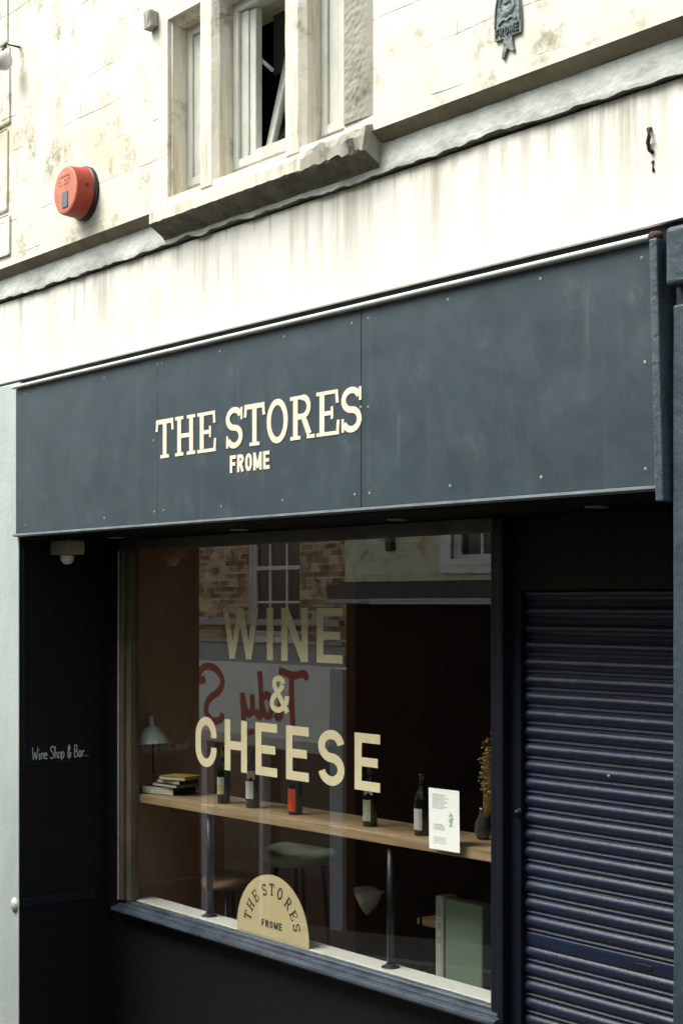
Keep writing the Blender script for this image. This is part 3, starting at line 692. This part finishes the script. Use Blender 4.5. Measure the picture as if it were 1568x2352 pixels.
# low clamp lamp
c0 = P(852, 2062, 1.2); t = thing('reading_lamp', 'tilted white conical reading lamp on a black arm under the shelf', 'lamp', (c0.x, 1.2, .05))
bm = bmesh.new(); lathe(bm, [(.085, 0), (.080, .02), (.062, .07), (.035, .105), (.018, .115), (.016, .14), (0, .142)], 28); lathe(bm, [(.083, .001), (.06, .068), (0, .10)], 28)
bm.transform(Matrix.Translation((-.02, 0, c0.z-.05)) @ Vector((.60, .55, .42)).to_track_quat('Z', 'Y').to_matrix().to_4x4() @ Matrix.Translation((0, 0, -.05)))
obj('lamp_shade', bm, M_white, t)
bm = bmesh.new(); zt_ = c0.z-.05; tube(bm, [(.05, .02, zt_+.05), (.28, .06, zt_+.12), (.34, .07, zt_+.08), (.34, .07, .02)], .008, 8); obj('arm', bm, M_dark, t)
bm = bmesh.new(); lathe(bm, [(0, 0), (.10, 0), (.10, .012), (.02, .02), (0, .02)], 24, Matrix.Translation((.34, .07, 0))); obj('base', bm, M_dark, t)
# cabinet at the right
cx0, cx1 = G(1003, 1.1), G(1106, 1.1); cz = P(1003, 2058, 1.1).z
t = thing('cooler_cabinet', 'pale green cabinet with a white left edge standing behind the window at lower right', 'cabinet', ((cx0+cx1)/2, 1.1, .05)); hw = (cx1-cx0)/2
B('body', M_glassgreen, t, (-hw+.062, hw, .0, .07, 0, cz-.05), bev=.006)
B('edge_strip', M_white, t, (-hw, -hw+.06, -.012, .09, 0, cz-.045), bev=.004)
for i in range(3): B('edge_mark', M_glassgreen, t, (-hw+.015, -hw+.045, -.014, -.0125, cz-.15-.07*i, cz-.115-.07*i))
t = thing('framed_picture', 'dim framed picture on the dark back wall right of the lettering', 'picture', (G(1052, 4.5), 4.59, P(1052, 1768, 4.5).z))
B('frame', M_dark, t, (-.24, .24, -.03, 0, -.30, .30), bev=.005); B('print', mat('dull_picture_print', (.22, .25, .22), (.10, .12, .10), 6, .6), t, (-.20, .20, -.034, -.0305, -.26, .26))
# table
t = thing('dark_table', 'dark wooden table deep in the room behind the reading lamp', 'table', (-6.5, 2.4, .05))
B('tabletop', M_wood, t, (-.8, .8, -.4, .4, .72, .76), bev=.004)
for sx in (-1, 1):
    for sy in (-1, 1): B('leg', M_dark, t, (sx*.72-.03, sx*.72+.03, sy*.34-.03, sy*.34+.03, 0, .719))

# ------------------------------------------------------------------ fascia sign
fs = thing('fascia_sign', 'long slate blue fascia board lettered THE STORES FROME above the shopfront', 'sign', (-6.2, 0, 3.16))
FX0, FX1 = G(37, 0), G(1509, 0); FZ0, FZ1 = P(37, 1230, 0).z, 4.045
def rel(o, t=fs):
    o.data.transform(Matrix.Translation(-t.location)); return o
s1, s2 = G(362, 0), G(829, 0)
for a, b_ in ((FX0, s1-.0015), (s1-.0010, s2-.002), (s2+.002, FX1)):
    rel(B('panel', M_fas, fs, (a, b_, 0, .014, FZ0+.012, FZ1), bev=.0015))
rel(B('backing_board', M_black, fs, (FX0+.01, FX1+.01, .016, .10, FZ0+.01, FZ1-.002)))
bm = bmesh.new()
extr(bm, [(.09, FZ1+.002), (-.012, FZ1+.002)]+[(-.018-.012*math.sin(R(a)), FZ1+.013-.011*math.cos(R(a))) for a in range(10, 180, 20)]+[(-.016, FZ1+.025), (.09, FZ1+.028)], FX0, FX1-.02, smooth=False)
rel(obj('capping', bm, M_cap, fs))
bm = bmesh.new()
extr(bm, [(.06, FZ0+.011), (-.004, FZ0+.011), (-.020, FZ0+.006), (-.022, FZ0-.002), (-.012, FZ0-.010), (.06, FZ0-.010)], FX0, FX1+.02)
rel(obj('bottom_bead', bm, M_bead, fs))
# right-hand end board, leaning slightly
bm = bmesh.new(); ez0 = P(1520, 1152, -.02).z
box(bm, FX1+.022, FX1+.058, -.040, .10, ez0, FZ1+.0, bev=.006, seg=2)
bmesh.ops.subdivide_edges(bm, edges=[e for e in bm.edges if e.calc_length() > .4], cuts=30)
for v in bm.verts: v.co.x += -.03*(v.co.z-ez0)/(FZ1-ez0)+.0012*noise.noise(v.co*9)
rel(obj('end_board', bm, mat('weathered_blue_wood', (.060, .085, .108), (.028, .042, .056), 8, .5, .3, 40, stretch=(4, 4, .4)), fs))
rel(B('end_edge', M_bead, fs, (FX1-.006, FX1+.004, -.012, .012, FZ0+.013, FZ1), bev=.003))
bm = bmesh.new(); lathe(bm, [(0, 0), (.018, .003), (.020, .02), (.018, .04), (0, .05)], 14, Matrix.Translation((FX1-.018, -.012, FZ1+.013)) @ Matrix.Rotation(R(90), 4, 'Y'))
for v in bm.verts: v.co += noise.noise_vector(v.co*30)*.005
rel(obj('rusted_end', bm, M_rust, fs))
bm = bmesh.new()
for X, Y in ((1472, 592), (1240, 640), (1028, 688), (845, 731), (808, 742), (652, 773), (505, 807), (372, 834), (362, 836), (240, 868), (60, 905), (1480, 832), (845, 935), (828, 935), (353, 1012), (1481, 1077), (1242, 1096), (1033, 1116), (848, 1133), (814, 1136),
             (649, 1150), (508, 1163), (376, 1172), (355, 1175), (240, 1190), (60, 1206)):
    bm = bmesh.new(); lathe(bm, [(0, .0016), (.005, .0014), (.0072, 0)], 10, Matrix.Translation(P(X, Y, 0)+Vector((0, -.0004, 0))) @ Matrix.Rotation(R(90), 4, 'X'))
    rel(obj('screw', bm, M_screw, fs))
bm = bmesh.new(); LX0, LX1 = G(360, 0), G(831, 0)
write(bm, 'THE STORES', slab, Vector((LX0, -.0006, 3.508)), XR, ZU, width=LX1-LX0, height=.203, gap=.07, depth=.002, out=YF)
rel(obj('shop_name_lettering', bm, M_cream, fs))
bm = bmesh.new(); write(bm, 'FROME', lambda c: sans(c, .21, .60), Vector((G(529, 0), -.0006, 3.389)), XR, ZU, width=G(620, 0)-G(529, 0), height=.086, gap=.13, depth=.002, out=YF)
rel(obj('town_lettering', bm, M_cream, fs))

# ------------------------------------------------------------------ upper window
uw = bpy.data.objects.new('upper_window', None); C.objects.link(uw); uw.parent = bld
def mullion(x0, x1):
    c = .03; bm = bmesh.new(); t = bmesh.new()
    prof = [(x0, .16), (x0, YW+c), (x0+c, YW-.002), (x1-c, YW-.002), (x1, YW+c), (x1, .16)]
    rows = []
    for i in range(41):
        z = WZ0-.02+(WZ1-WZ0+.02)*i/40
        rows.append([t.verts.new((x+.003*noise.noise((x*9, z*6, 1)), y+.004*noise.noise((x*8, z*9, 3)), z)) for x, y in prof])
    for a, b in zip(rows, rows[1:]):
        for k in range(6): f = t.faces.new((a[k], a[(k+1) % 6], b[(k+1) % 6], b[k]))
    bmesh.ops.recalc_face_normals(t, faces=t.faces); join(bm, t); obj('mullion', bm, M_dress, uw)
mullion(-6.615, -6.458); mullion(-5.898, -5.741)
# splayed jamb and head
for b_ in ((WX0-.001, WX0+.018, YW+.02, .30, WZ0, WZ1), (WX1-.018, WX1+.001, YW+.02, .30, WZ0, WZ1)): B('jamb', M_dress, uw, b_)
bm = bmesh.new(); extr(bm, [(YW+.001, WZ1+.02), (YW+.05, WZ1-.03), (.34, WZ1-.03), (.34, WZ1+.02)], WX0+.001, WX1-.001); obj('lintel', bm, M_dress, uw)
bm = bmesh.new(); box(bm, -7.06, -6.98, YW-.05, YW-.001, 5.74, 5.83, bev=.01, seg=2)
bmesh.ops.subdivide_edges(bm, edges=list(bm.edges), cuts=4)
for v in bm.verts: v.co += noise.noise_vector(v.co*22)*.014
obj('label_stop', bm, M_rough, uw)
# sill, broken and lumpy at its right end
bm = bmesh.new(); SXa, SXb = -6.99, -5.23
def sf(x, y, z, k):
    e = max(0, min(1, (x-(SXb-.75))/.75)); r_ = noise.noise((x*8, k*2, 0)); r2 = noise.noise((x*23, k*3, 4))
    a = .004+.026*e; front = k in (1, 2, 3, 4)
    return (x+(.02*r2*e), y+(a*r_+.010*e*r2 if front else 0), z+(a*r2*.9+.02*e*(1 if k in (1, 2) else -.2) if front else 0))
extr(bm, [(.16, 4.90), (-.03, 4.815), (-.092, 4.782), (-.102, 4.768), (-.102, 4.712), (-.092, 4.700), (-.02, 4.655), (.0, 4.62), (.16, 4.62)], SXa, SXb, nx=110, fn=sf)
o = under(obj('sill', bm, M_dress, uw), M_shade_grime); o.data.materials.append(M_rough)
for p in o.data.polygons:
    if p.material_index == 0 and p.center.x > SXb-.42+.1*noise.noise(p.center*9): p.material_index = 2
# white timber frames behind the mullions
fb = bmesh.new()
def lightframe(x0, x1, z0=4.90, z1=WZ1-.03):
    box(fb, x0, x0+.045, .055, .13, z0, z1, bev=.004); box(fb, x1-.045, x1, .055, .13, z0, z1, bev=.004)
    box(fb, x0+.046, x1-.046, .055, .13, z0, z0+.045, bev=.004); box(fb, x0+.046, x1-.046, .055, .13, z1-.045, z1, bev=.004)
lightframe(WX0+.019, -6.590); lightframe(-6.456, -5.873); lightframe(-5.739, WX1-.019)
box(fb, -6.410, -6.350, .075, .125, 4.946, WZ1-.076, bev=.006, seg=2); box(fb, -6.349, -6.300, .085, .125, 4.946, WZ1-.076, bev=.004)
box(fb, -6.299, -5.919, .080, .125, 4.946, 4.975, bev=.004)
for a, b_ in ((WX0+.065, -6.636), (-5.693, WX1-.065)):
    box(fb, a, a+.115, .07, .12, 4.946, WZ1-.076, bev=.003); box(fb, b_-.03, b_, .07, .12, 4.946, WZ1-.076, bev=.003)
    box(fb, a+.116, b_-.031, .07, .12, 4.946, 4.98, bev=.003); box(fb, a+.116, b_-.031, .07, .12, WZ1-.11, WZ1-.076, bev=.003)
obj('frame', fb, M_white, uw)
for a, b_ in ((WX0+.09, -6.66), (-5.67, WX1-.09)): B('pane', M_glass2, uw, (a, b_, .094, .098, 4.97, WZ1-.10))
# tilted inner sash
sa = bmesh.new(); w_ = .375; h_ = .74
Ms = Matrix.Translation((-6.299, .13, 4.95)) @ Matrix.Rotation(R(-14), 4, 'X')
for a in ((0, .048, 0, .035, 0, h_), (w_-.048, w_, 0, .035, 0, h_), (.0485, w_-.0485, 0, .035, 0, .04), (.0485, w_-.0485, 0, .035, h_-.04, h_)): box(sa, *a, bev=.003, M=Ms)
obj('sash', sa, M_white, uw)
bm = bmesh.new(); box(bm, .03, w_-.03, .016, .020, .035, h_-.035, M=Ms); obj('sash_pane', bm, M_glass2, uw)
p0 = P(592, 131, .12); p1 = P(626, 160, .12); 
bm = bmesh.new(); tube(bm, [p0, PX(627, 162, -6.28)], .010, 8); obj('stay_arm', bm, M_white, uw)
# dark room behind
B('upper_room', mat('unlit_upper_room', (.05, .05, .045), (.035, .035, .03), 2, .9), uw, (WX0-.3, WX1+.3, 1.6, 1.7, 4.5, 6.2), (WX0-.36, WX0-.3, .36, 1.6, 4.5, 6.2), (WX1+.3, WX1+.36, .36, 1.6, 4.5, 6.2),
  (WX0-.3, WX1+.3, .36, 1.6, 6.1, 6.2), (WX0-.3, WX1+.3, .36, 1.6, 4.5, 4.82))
B('blind', mat('grey_green_blind', (.10, .12, .11), None, 4, .8), uw, (-6.45, -5.88, .30, .305, 5.42, 5.75))

# ------------------------------------------------------------------ things fixed to the wall
# alarm
ac = P(198, 446, YW); t = thing('alarm_box', 'round red alarm bell box faded pink in front with a small grey sticker', 'alarm', ac)
RX = Matrix.Rotation(R(90), 4, 'X')
bm = bmesh.new(); lathe(bm, [(0, 0), (.150, 0), (.150, .022), (.143, .028), (0, .028)], 48, RX); obj('back_plate', bm, M_dark, t)
bm = bmesh.new(); lathe(bm, [(.143, .029), (.141, .034), (.134, .118), (.131, .126)], 56, RX); obj('body', bm, M_red, t)
bm = bmesh.new(); lathe(bm, [(.131, .1262), (.125, .131), (.118, .1325), (0, .1345)], 56, RX); obj('front_face', bm, M_pink, t)
B('sticker', mat('grey_blue_sticker', (.10, .12, .15), (.16, .18, .20), 50, .7), t, (-.025, .038, -.1375, -.1352, -.095, -.01), bev=.0005)
bm = bmesh.new()
for i, ww in enumerate((.12, .15, .13)):
    for j in range(int(ww/.018)): 
        if random.random() < .8: box(bm, -ww/2+j*.018, -ww/2+j*.018+.010, -.1358, -.1348, .03+.022*i, .03+.022*i+random.uniform(.004, .012))
obj('worn_print', bm, mat('worn_maroon_print', (.40, .07, .05), (.6, .18, .12), 30, .7), t)
bm = bmesh.new(); box(bm, .095, .150, -.075, -.066, .012, .019); obj('side_clip', bm, M_dark, t)
# fire mark plaque
pl = P(1170, 100, YW); t = thing('fire_mark_plaque', 'small grey cast plaque lettered FROME with a portrait relief high on the stone wall', 'plaque', (pl.x, YW-.001, 4.955))
bm = bmesh.new(); pw = .072
out_ = [(-pw, 0), (-.022, .0), (-.024, -.03), (-.034, -.075), (-.026, -.082), (-.004, -.045), (0, -.042), (.006, -.048), (.026, -.062), (.034, -.058), (.026, -.03), (.024, 0), (pw, 0), (pw+.002, .06), (pw-.004, .12), (pw-.014, .17), (.045, .205), (.02, .225), (0, .23), (-.02, .225), (-.045, .205), (-pw+.014, .17), (-pw+.004, .12), (-pw-.002, .06)]
f0 = [bm.verts.new((a, -.012, b)) for a, b in out_]; f1 = [bm.verts.new((a, 0, b)) for a, b in out_]
bm.faces.new(f0); bm.faces.new(f1[::-1])
for i in range(len(out_)): j = (i+1) % len(out_); bm.faces.new((f0[i], f0[j], f1[j], f1[i]))
bmesh.ops.recalc_face_normals(bm, faces=bm.faces); bmesh.ops.triangulate(bm, faces=[f for f in bm.faces if len(f.verts) > 4]); obj('plate', bm, M_iron, t)
bm = bmesh.new()
ribbon(bm, [(-pw+.004, .05), (-pw+.008, .12), (-pw+.018, .165), (-.04, .198), (0, .22), (.04, .198), (pw-.018, .165), (pw-.008, .12), (pw-.004, .05)], .006, False, lambda a, b, d: Vector((a, -.0125-d, b)), 0, .005)
lathe(bm, [(.038, 0), (.042, .006), (.046, 0)], 24, Matrix.Translation((0, -.0125, .125)) @ RX)
lathe(bm, [(0, .012), (.016, .010), (.020, 0)], 16, Matrix.Translation((0, -.0125, .138)) @ RX)
lathe(bm, [(0, .009), (.022, .007), (.028, 0)], 16, Matrix.Translation((0, -.0125, .105)) @ RX)
ribbon(bm, [(-.05, .058), (-.02, .075), (0, .066), (.02, .075), (.05, .06)], .008, False, lambda a, b, d: Vector((a, -.0125-d, b)), 0, .006)
obj('relief', bm, M_iron, t)
bm = bmesh.new(); write(bm, 'FROME', lambda c: sans(c, .18, .6), Vector((-.064, -.0125, .010)), XR, ZU, width=.128, height=.032, gap=.16, depth=.005, out=YF); obj('lettering', bm, mat('dark_iron_letters', (.05, .06, .06), None, 20, .6), t)
# rusted iron stub on painted band
bm = bmesh.new(); c = P(1498, 295, .03)
tube(bm, [(c.x, .028, c.z), (c.x+.005, .0, c.z-.01), (c.x+.012, -.004, c.z-.04), (c.x-.002, .005, c.z-.055), (c.x+.01, .0, c.z-.085), (c.x+.012, .028, c.z-.095)], .008, 7)
c2 = P(1505, 368, .03); tube(bm, [(c2.x, .028, c2.z), (c2.x, .012, c2.z-.01), (c2.x+.003, .012, c2.z-.04), (c2.x, .028, c2.z-.045)], .006, 7)
o = obj('iron_stub', bm, M_rust); tag(o, 'bits of rusty iron stub sticking out of the white painted band at upper right', 'iron fitting')
# lantern at the far left
c = P(8, 140, YW-.11); t = thing('wall_lantern', 'small white globe lamp on an iron hook high at the left edge', 'lamp', (c.x, YW, c.z))
bm = bmesh.new(); lathe(bm, [(0, -.055), (.03, -.048), (.052, -.02), (.056, .01), (.045, .04), (.02, .055), (0, .057)], 24, Matrix.Translation((0, -.11, 0))); obj('globe', bm, M_white, t)
bm = bmesh.new(); tube(bm, [(0, -.11, .057), (0, -.11, .09), (0, -.10, .105), (0, 0, .105)], .006, 8); tube(bm, [(-.06, -.11, .07), (.03, -.11, .07)], .004, 6); tube(bm, [(.03, -.11, .07), (.035, -.11, .10)], .008, 6); obj('bracket', bm, M_dark, t)
# sensor light under the soffit
c = P(157, 1257, .28); t = thing('sensor_light', 'cream bulkhead box with a round sensor dome hanging under the soffit', 'sensor', (c.x, .28, 3.144))
M_cr2 = mat('cream_plastic', (.40, .37, .26), (.34, .31, .22), 12, .5)
B('housing', M_cr2, t, (-.12, .10, -.06, .06, -.098, -.012), (-.03, .01, -.03, .03, -.0119, 0), bev=.006, seg=2)
bm = bmesh.new(); lathe(bm, [(0, -.058), (.02, -.055), (.038, -.036), (.043, -.012), (.04, 0), (0, 0)], 24, Matrix.Translation((-.01, 0, -.100))); obj('sensor_dome', bm, M_mint, t)
B('bracket', M_cr2, t, (-.29, -.121, -.012, .012, -.096, -.09))
# knob low on the pale pier
c = P(36, 2080, .006); t = thing('bell_button', 'round white button low on the pale pier at the left edge', 'button', (c.x-.02, .012, c.z))
bm = bmesh.new(); lathe(bm, [(0, .022), (.02, .020), (.034, .012), (.038, 0)], 28, RX); obj('cover', bm, M_white, t)
bm = bmesh.new(); lathe(bm, [(0, .003), (.046, .003), (.046, 0)], 28, RX); obj('base_ring', bm, M_pale, t)

# ------------------------------------------------------------------ opposite side of the street, mirrored in the shop glass
YO = -6.0; YV = 2*YG-YO                        # its plane and where the glass shows it
def V(X, Y): p = P(X, Y, YV); return Vector((p.x, YO, p.z))
def VX(X): return V(X, 1385).x
M_brick = bpy.data.materials.new('brown_brick'); M_brick.use_nodes = True; t_ = NT(M_brick); t_.b.inputs['Roughness'].default_value = .9
v = t_.map(rot=(R(90), 0, 0)); br = t_.n.new('ShaderNodeTexBrick'); t_.l.new(v, br.inputs['Vector'])
br.inputs['Scale'].default_value = 1; br.inputs['Brick Width'].default_value = .24; br.inputs['Row Height'].default_value = .085; br.inputs['Mortar Size'].default_value = .012
br.inputs['Color1'].default_value = (.13, .07, .035, 1); br.inputs['Color2'].default_value = (.72, .50, .27, 1); br.inputs['Mortar'].default_value = (.60, .52, .38, 1)
t_.l.new(t_.mix(t_.ramp(t_.noise(t_.map(), 5, 8, .7), .42, .62), br.outputs['Color'], (.16, .10, .05)), t_.b.inputs['Base Color'])
M_obst = stone_mat('opposite_limestone', (.66, .62, .46), (.52, .44, .28), (.26, .24, .17), brick_h=.18, joint=.9)
M_sash = mat('sash_white_paint', (.78, .78, .74), None, 8, .4)
M_dglass = mat('dark_room_glass', (.02, .022, .025), None, 3, .06, spec=.6)
M_grey = mat('grey_shopfront_paint', (.34, .38, .40), (.26, .30, .32), 5, .4)
AX1 = VX(795)
ba = thing('brick_house', 'brown brick house with white sash windows reflected in the shop glass', 'building', (0, 0, 0))
def holes(x0, x1, z0, z1, hs, y0, y1):
    """wall boxes around window openings hs=[(x0,x1,z0,z1)] sharing one row"""
    r = []; xs = x0
    for a, b, c, d in sorted(hs):
        r.append((xs, a, y0, y1, z0, z1)); r.append((a, b, y0, y1, z0, c)); r.append((a, b, y0, y1, d, z1)); xs = b
    r.append((xs, x1, y0, y1, z0, z1)); return r
ws0, ws1 = VX(572), VX(688); wzb = V(630, 1462).z; wzt = wzb+1.75
winA = [(ws0, ws1, wzb, wzt), (ws0-3.2, ws1-3.2, wzb, wzt)]
B('wall', M_brick, ba, *holes(-24, AX1, V(620, 1500).z, 7.0, winA, YO-.35, YO))
def sash(parent, x0, x1, z0, z1, cols=3, rows=4, fw=.07):
    bm = bmesh.new(); y1 = YO-.06; y0 = y1-.06
    for a in ((x0, x0+fw, z0, z1), (x1-fw, x1, z0, z1), (x0+fw+.0005, x1-fw-.0005, z0, z0+fw), (x0+fw+.0005, x1-fw-.0005, z1-fw, z1), (x0+fw+.0005, x1-fw-.0005, (z0+z1)/2-.025, (z0+z1)/2+.025)): box(bm, a[0], a[1], y0, y1, a[2], a[3])
    for i in range(1, cols): x = x0+(x1-x0)*i/cols; box(bm, x-.016, x+.016, y0+.01, y1-.01, z0+fw, z1-fw)
    for i in range(1, rows):
        if i*2 == rows: continue
        z = z0+(z1-z0)*i/rows; box(bm, x0+fw, x1-fw, y0+.012, y1-.012, z-.014, z+.014)
    o = obj('sash_window', bm, M_sash, parent)
    B('pane', M_dglass, o, (x0+.02, x1-.02, y0+.02, y0+.028, z0+.02, z1-.02))
    B('reveal', M_sash, o, (x0-.0, x0+.012, y1+.001, YO-.001, z0, z1))
    B('sill', M_sash, o, (x0-.06, x1+.06, YO-.05, YO+.06, z0-.07, z0-.001))
for h in winA: sash(ba, *h)
zc = lambda Y: V(620, Y).z
B('cornice', M_grey, ba, (-24, AX1-.02, YO-.1, YO+.10, zc(1436), zc(1422)), (-24, AX1-.02, YO-.1, YO+.05, zc(1478), zc(1470)), (-24, AX1-.02, YO-.15, YO+.01, zc(1524), zc(1479)), bev=.004)
bx0, bx1 = VX(607), VX(598)
B('shopfront_post', mat('mauve_post_paint', (.66, .56, .62), None, 5, .5), ba, (VX(466), VX(478), YO-.1, YO+.02, -2, zc(1717)), (bx1, bx0, YO-.1, YO+.02, -2, zc(1717)))
B('pilaster', mat('blue_grey_pilaster_paint', (.42, .48, .52), None, 4, .5), ba, (VX(766), AX1, YO-.1, YO+.06, -2, zc(1530)))
B('shopfront_glass', M_dglass, ba, (-24, VX(766), YO-.14, YO-.12, -2, zc(1700)))
B('roof', bpy.data.materials['stone_roof_tiles'], ba, (-24, AX1, -12, YO+.2, 7.0, 7.2))
sg = thing('opposite_shop_sign', 'pale shop sign with red script reading Tidy S seen backwards in the window reflection', 'sign', (VX(600), YO+.03, zc(1600)))
sb = (-24, VX(768), YO+.005, YO+.04, zc(1690), zc(1525))
M_sboard = mat('pale_signboard', (.84, .87, .83), (.80, .83, .79), 2, .5)
rel(B('board', M_sboard, sg, sb, bev=.004), sg)
rel(B('bottom_rail', M_white, sg, (-24, VX(768), YO+.0, YO+.09, zc(1716), zc(1692)), bev=.004), sg)
# script letters; the sign faces +y, so it reads towards -x
TIDY = [[(.02, .86), (.10, .98), (.45, .93), (.92, 1.02)], [(.52, .94), (.50, .45), (.47, -.02), (.40, -.08)],
        [(.88, .48), (.86, .12), (.95, .04), (1.04, .12)], [(.90, .66), (.91, .70)],
        [(1.50, .40), (1.30, .50), (1.16, .30), (1.24, .06), (1.42, .10), (1.52, .38)], [(1.58, .98), (1.52, .5), (1.52, .1), (1.62, .04), (1.72, .14)],
        [(1.84, .48), (1.82, .16), (1.94, .06), (2.08, .2), (2.16, .46)], [(2.18, .5), (2.14, .0), (2.02, -.34), (1.86, -.36), (1.84, -.24)],
        [(3.55, .74), (3.72, .70), (3.76, .88), (3.50, 1.02), (3.12, .96), (2.90, .72), (3.02, .50), (3.40, .30), (3.52, .04), (3.30, -.16), (2.98, -.12), (2.90, .02)]]
bm = bmesh.new(); LXm = Vector((-1, 0, 0)); sx = (VX(712)-VX(465))/3.75
org = Vector((VX(712), YO+.041, zc(1650)))
zs = (zc(1540)-zc(1650))
script(bm, [[(a, b*zs/sx) for a, b in s] for s in TIDY], org, LXm, ZU, sx, .15, .006, Vector((0, 1, 0)))
rel(obj('script_lettering', bm, mat('red_script_paint', (.42, .035, .03), None, 10, .5), sg), sg)
# stone building further up the street
bs = thing('opposite_stone_house', 'honey stone house with a white window above a dark shop reflected at upper right', 'building')
zb = lambda Y, X=1000: V(X, Y).z
u0 = VX(1040); winB = [(u0, u0+1.15, zb(1283, 1085), zb(1283, 1085)+1.6), (u0+3.2, u0+4.35, zb(1283, 1085), zb(1283, 1085)+1.6), (u0+7, u0+8.2, zb(1283, 1085), zb(1283, 1085)+1.6)]
B('wall', M_obst, bs, *holes(AX1+.002, 6, zb(1335), 7.4, winB, YO-.35, YO+.02))
for h in winB:
    sash(bs, *h, cols=3, rows=4, fw=.05)
    B('window_surround', M_sash, bs, (h[0]-.16, h[0]-.0, YO-.05, YO+.05, h[2]-.15, h[3]+.15), (h[0]+.001, h[1]+.16, YO-.05, YO+.051, h[2]-.16, h[2]-.072), (h[1]+.001, h[1]+.16, YO-.05, YO+.05, h[2]-.07, h[3]+.15))
B('cornice', mat('dark_cornice_paint', (.04, .04, .045), None, 6, .6), bs, (AX1+.002, 6, YO-.1, YO+.30, zb(1375), zb(1340)), (AX1+.002, 6, YO-.1, YO+.12, zb(1339), zb(1334)))
B('cornice_edge', M_grey, bs, (AX1+.002, 6, YO-.1, YO+.34, zb(1386), zb(1376)), bev=.004)
B('shopfront', mat('black_shopfront_paint', (.004, .0035, .003), None, 4, .6, spec=.05), bs, (AX1+.002, 6, YO-.2, YO-.0, -2, zb(1387)))
B('roof', bpy.data.materials['stone_roof_tiles'], bs, (AX1+.002, 6, -12, YO+.25, 7.4, 7.6))
bm = bmesh.new(); box(bm, VX(898), VX(912), YO+.021, YO+.10, zb(1262), zb(1215), bev=.01); o = obj('wall_box', bm, M_dark, bs)
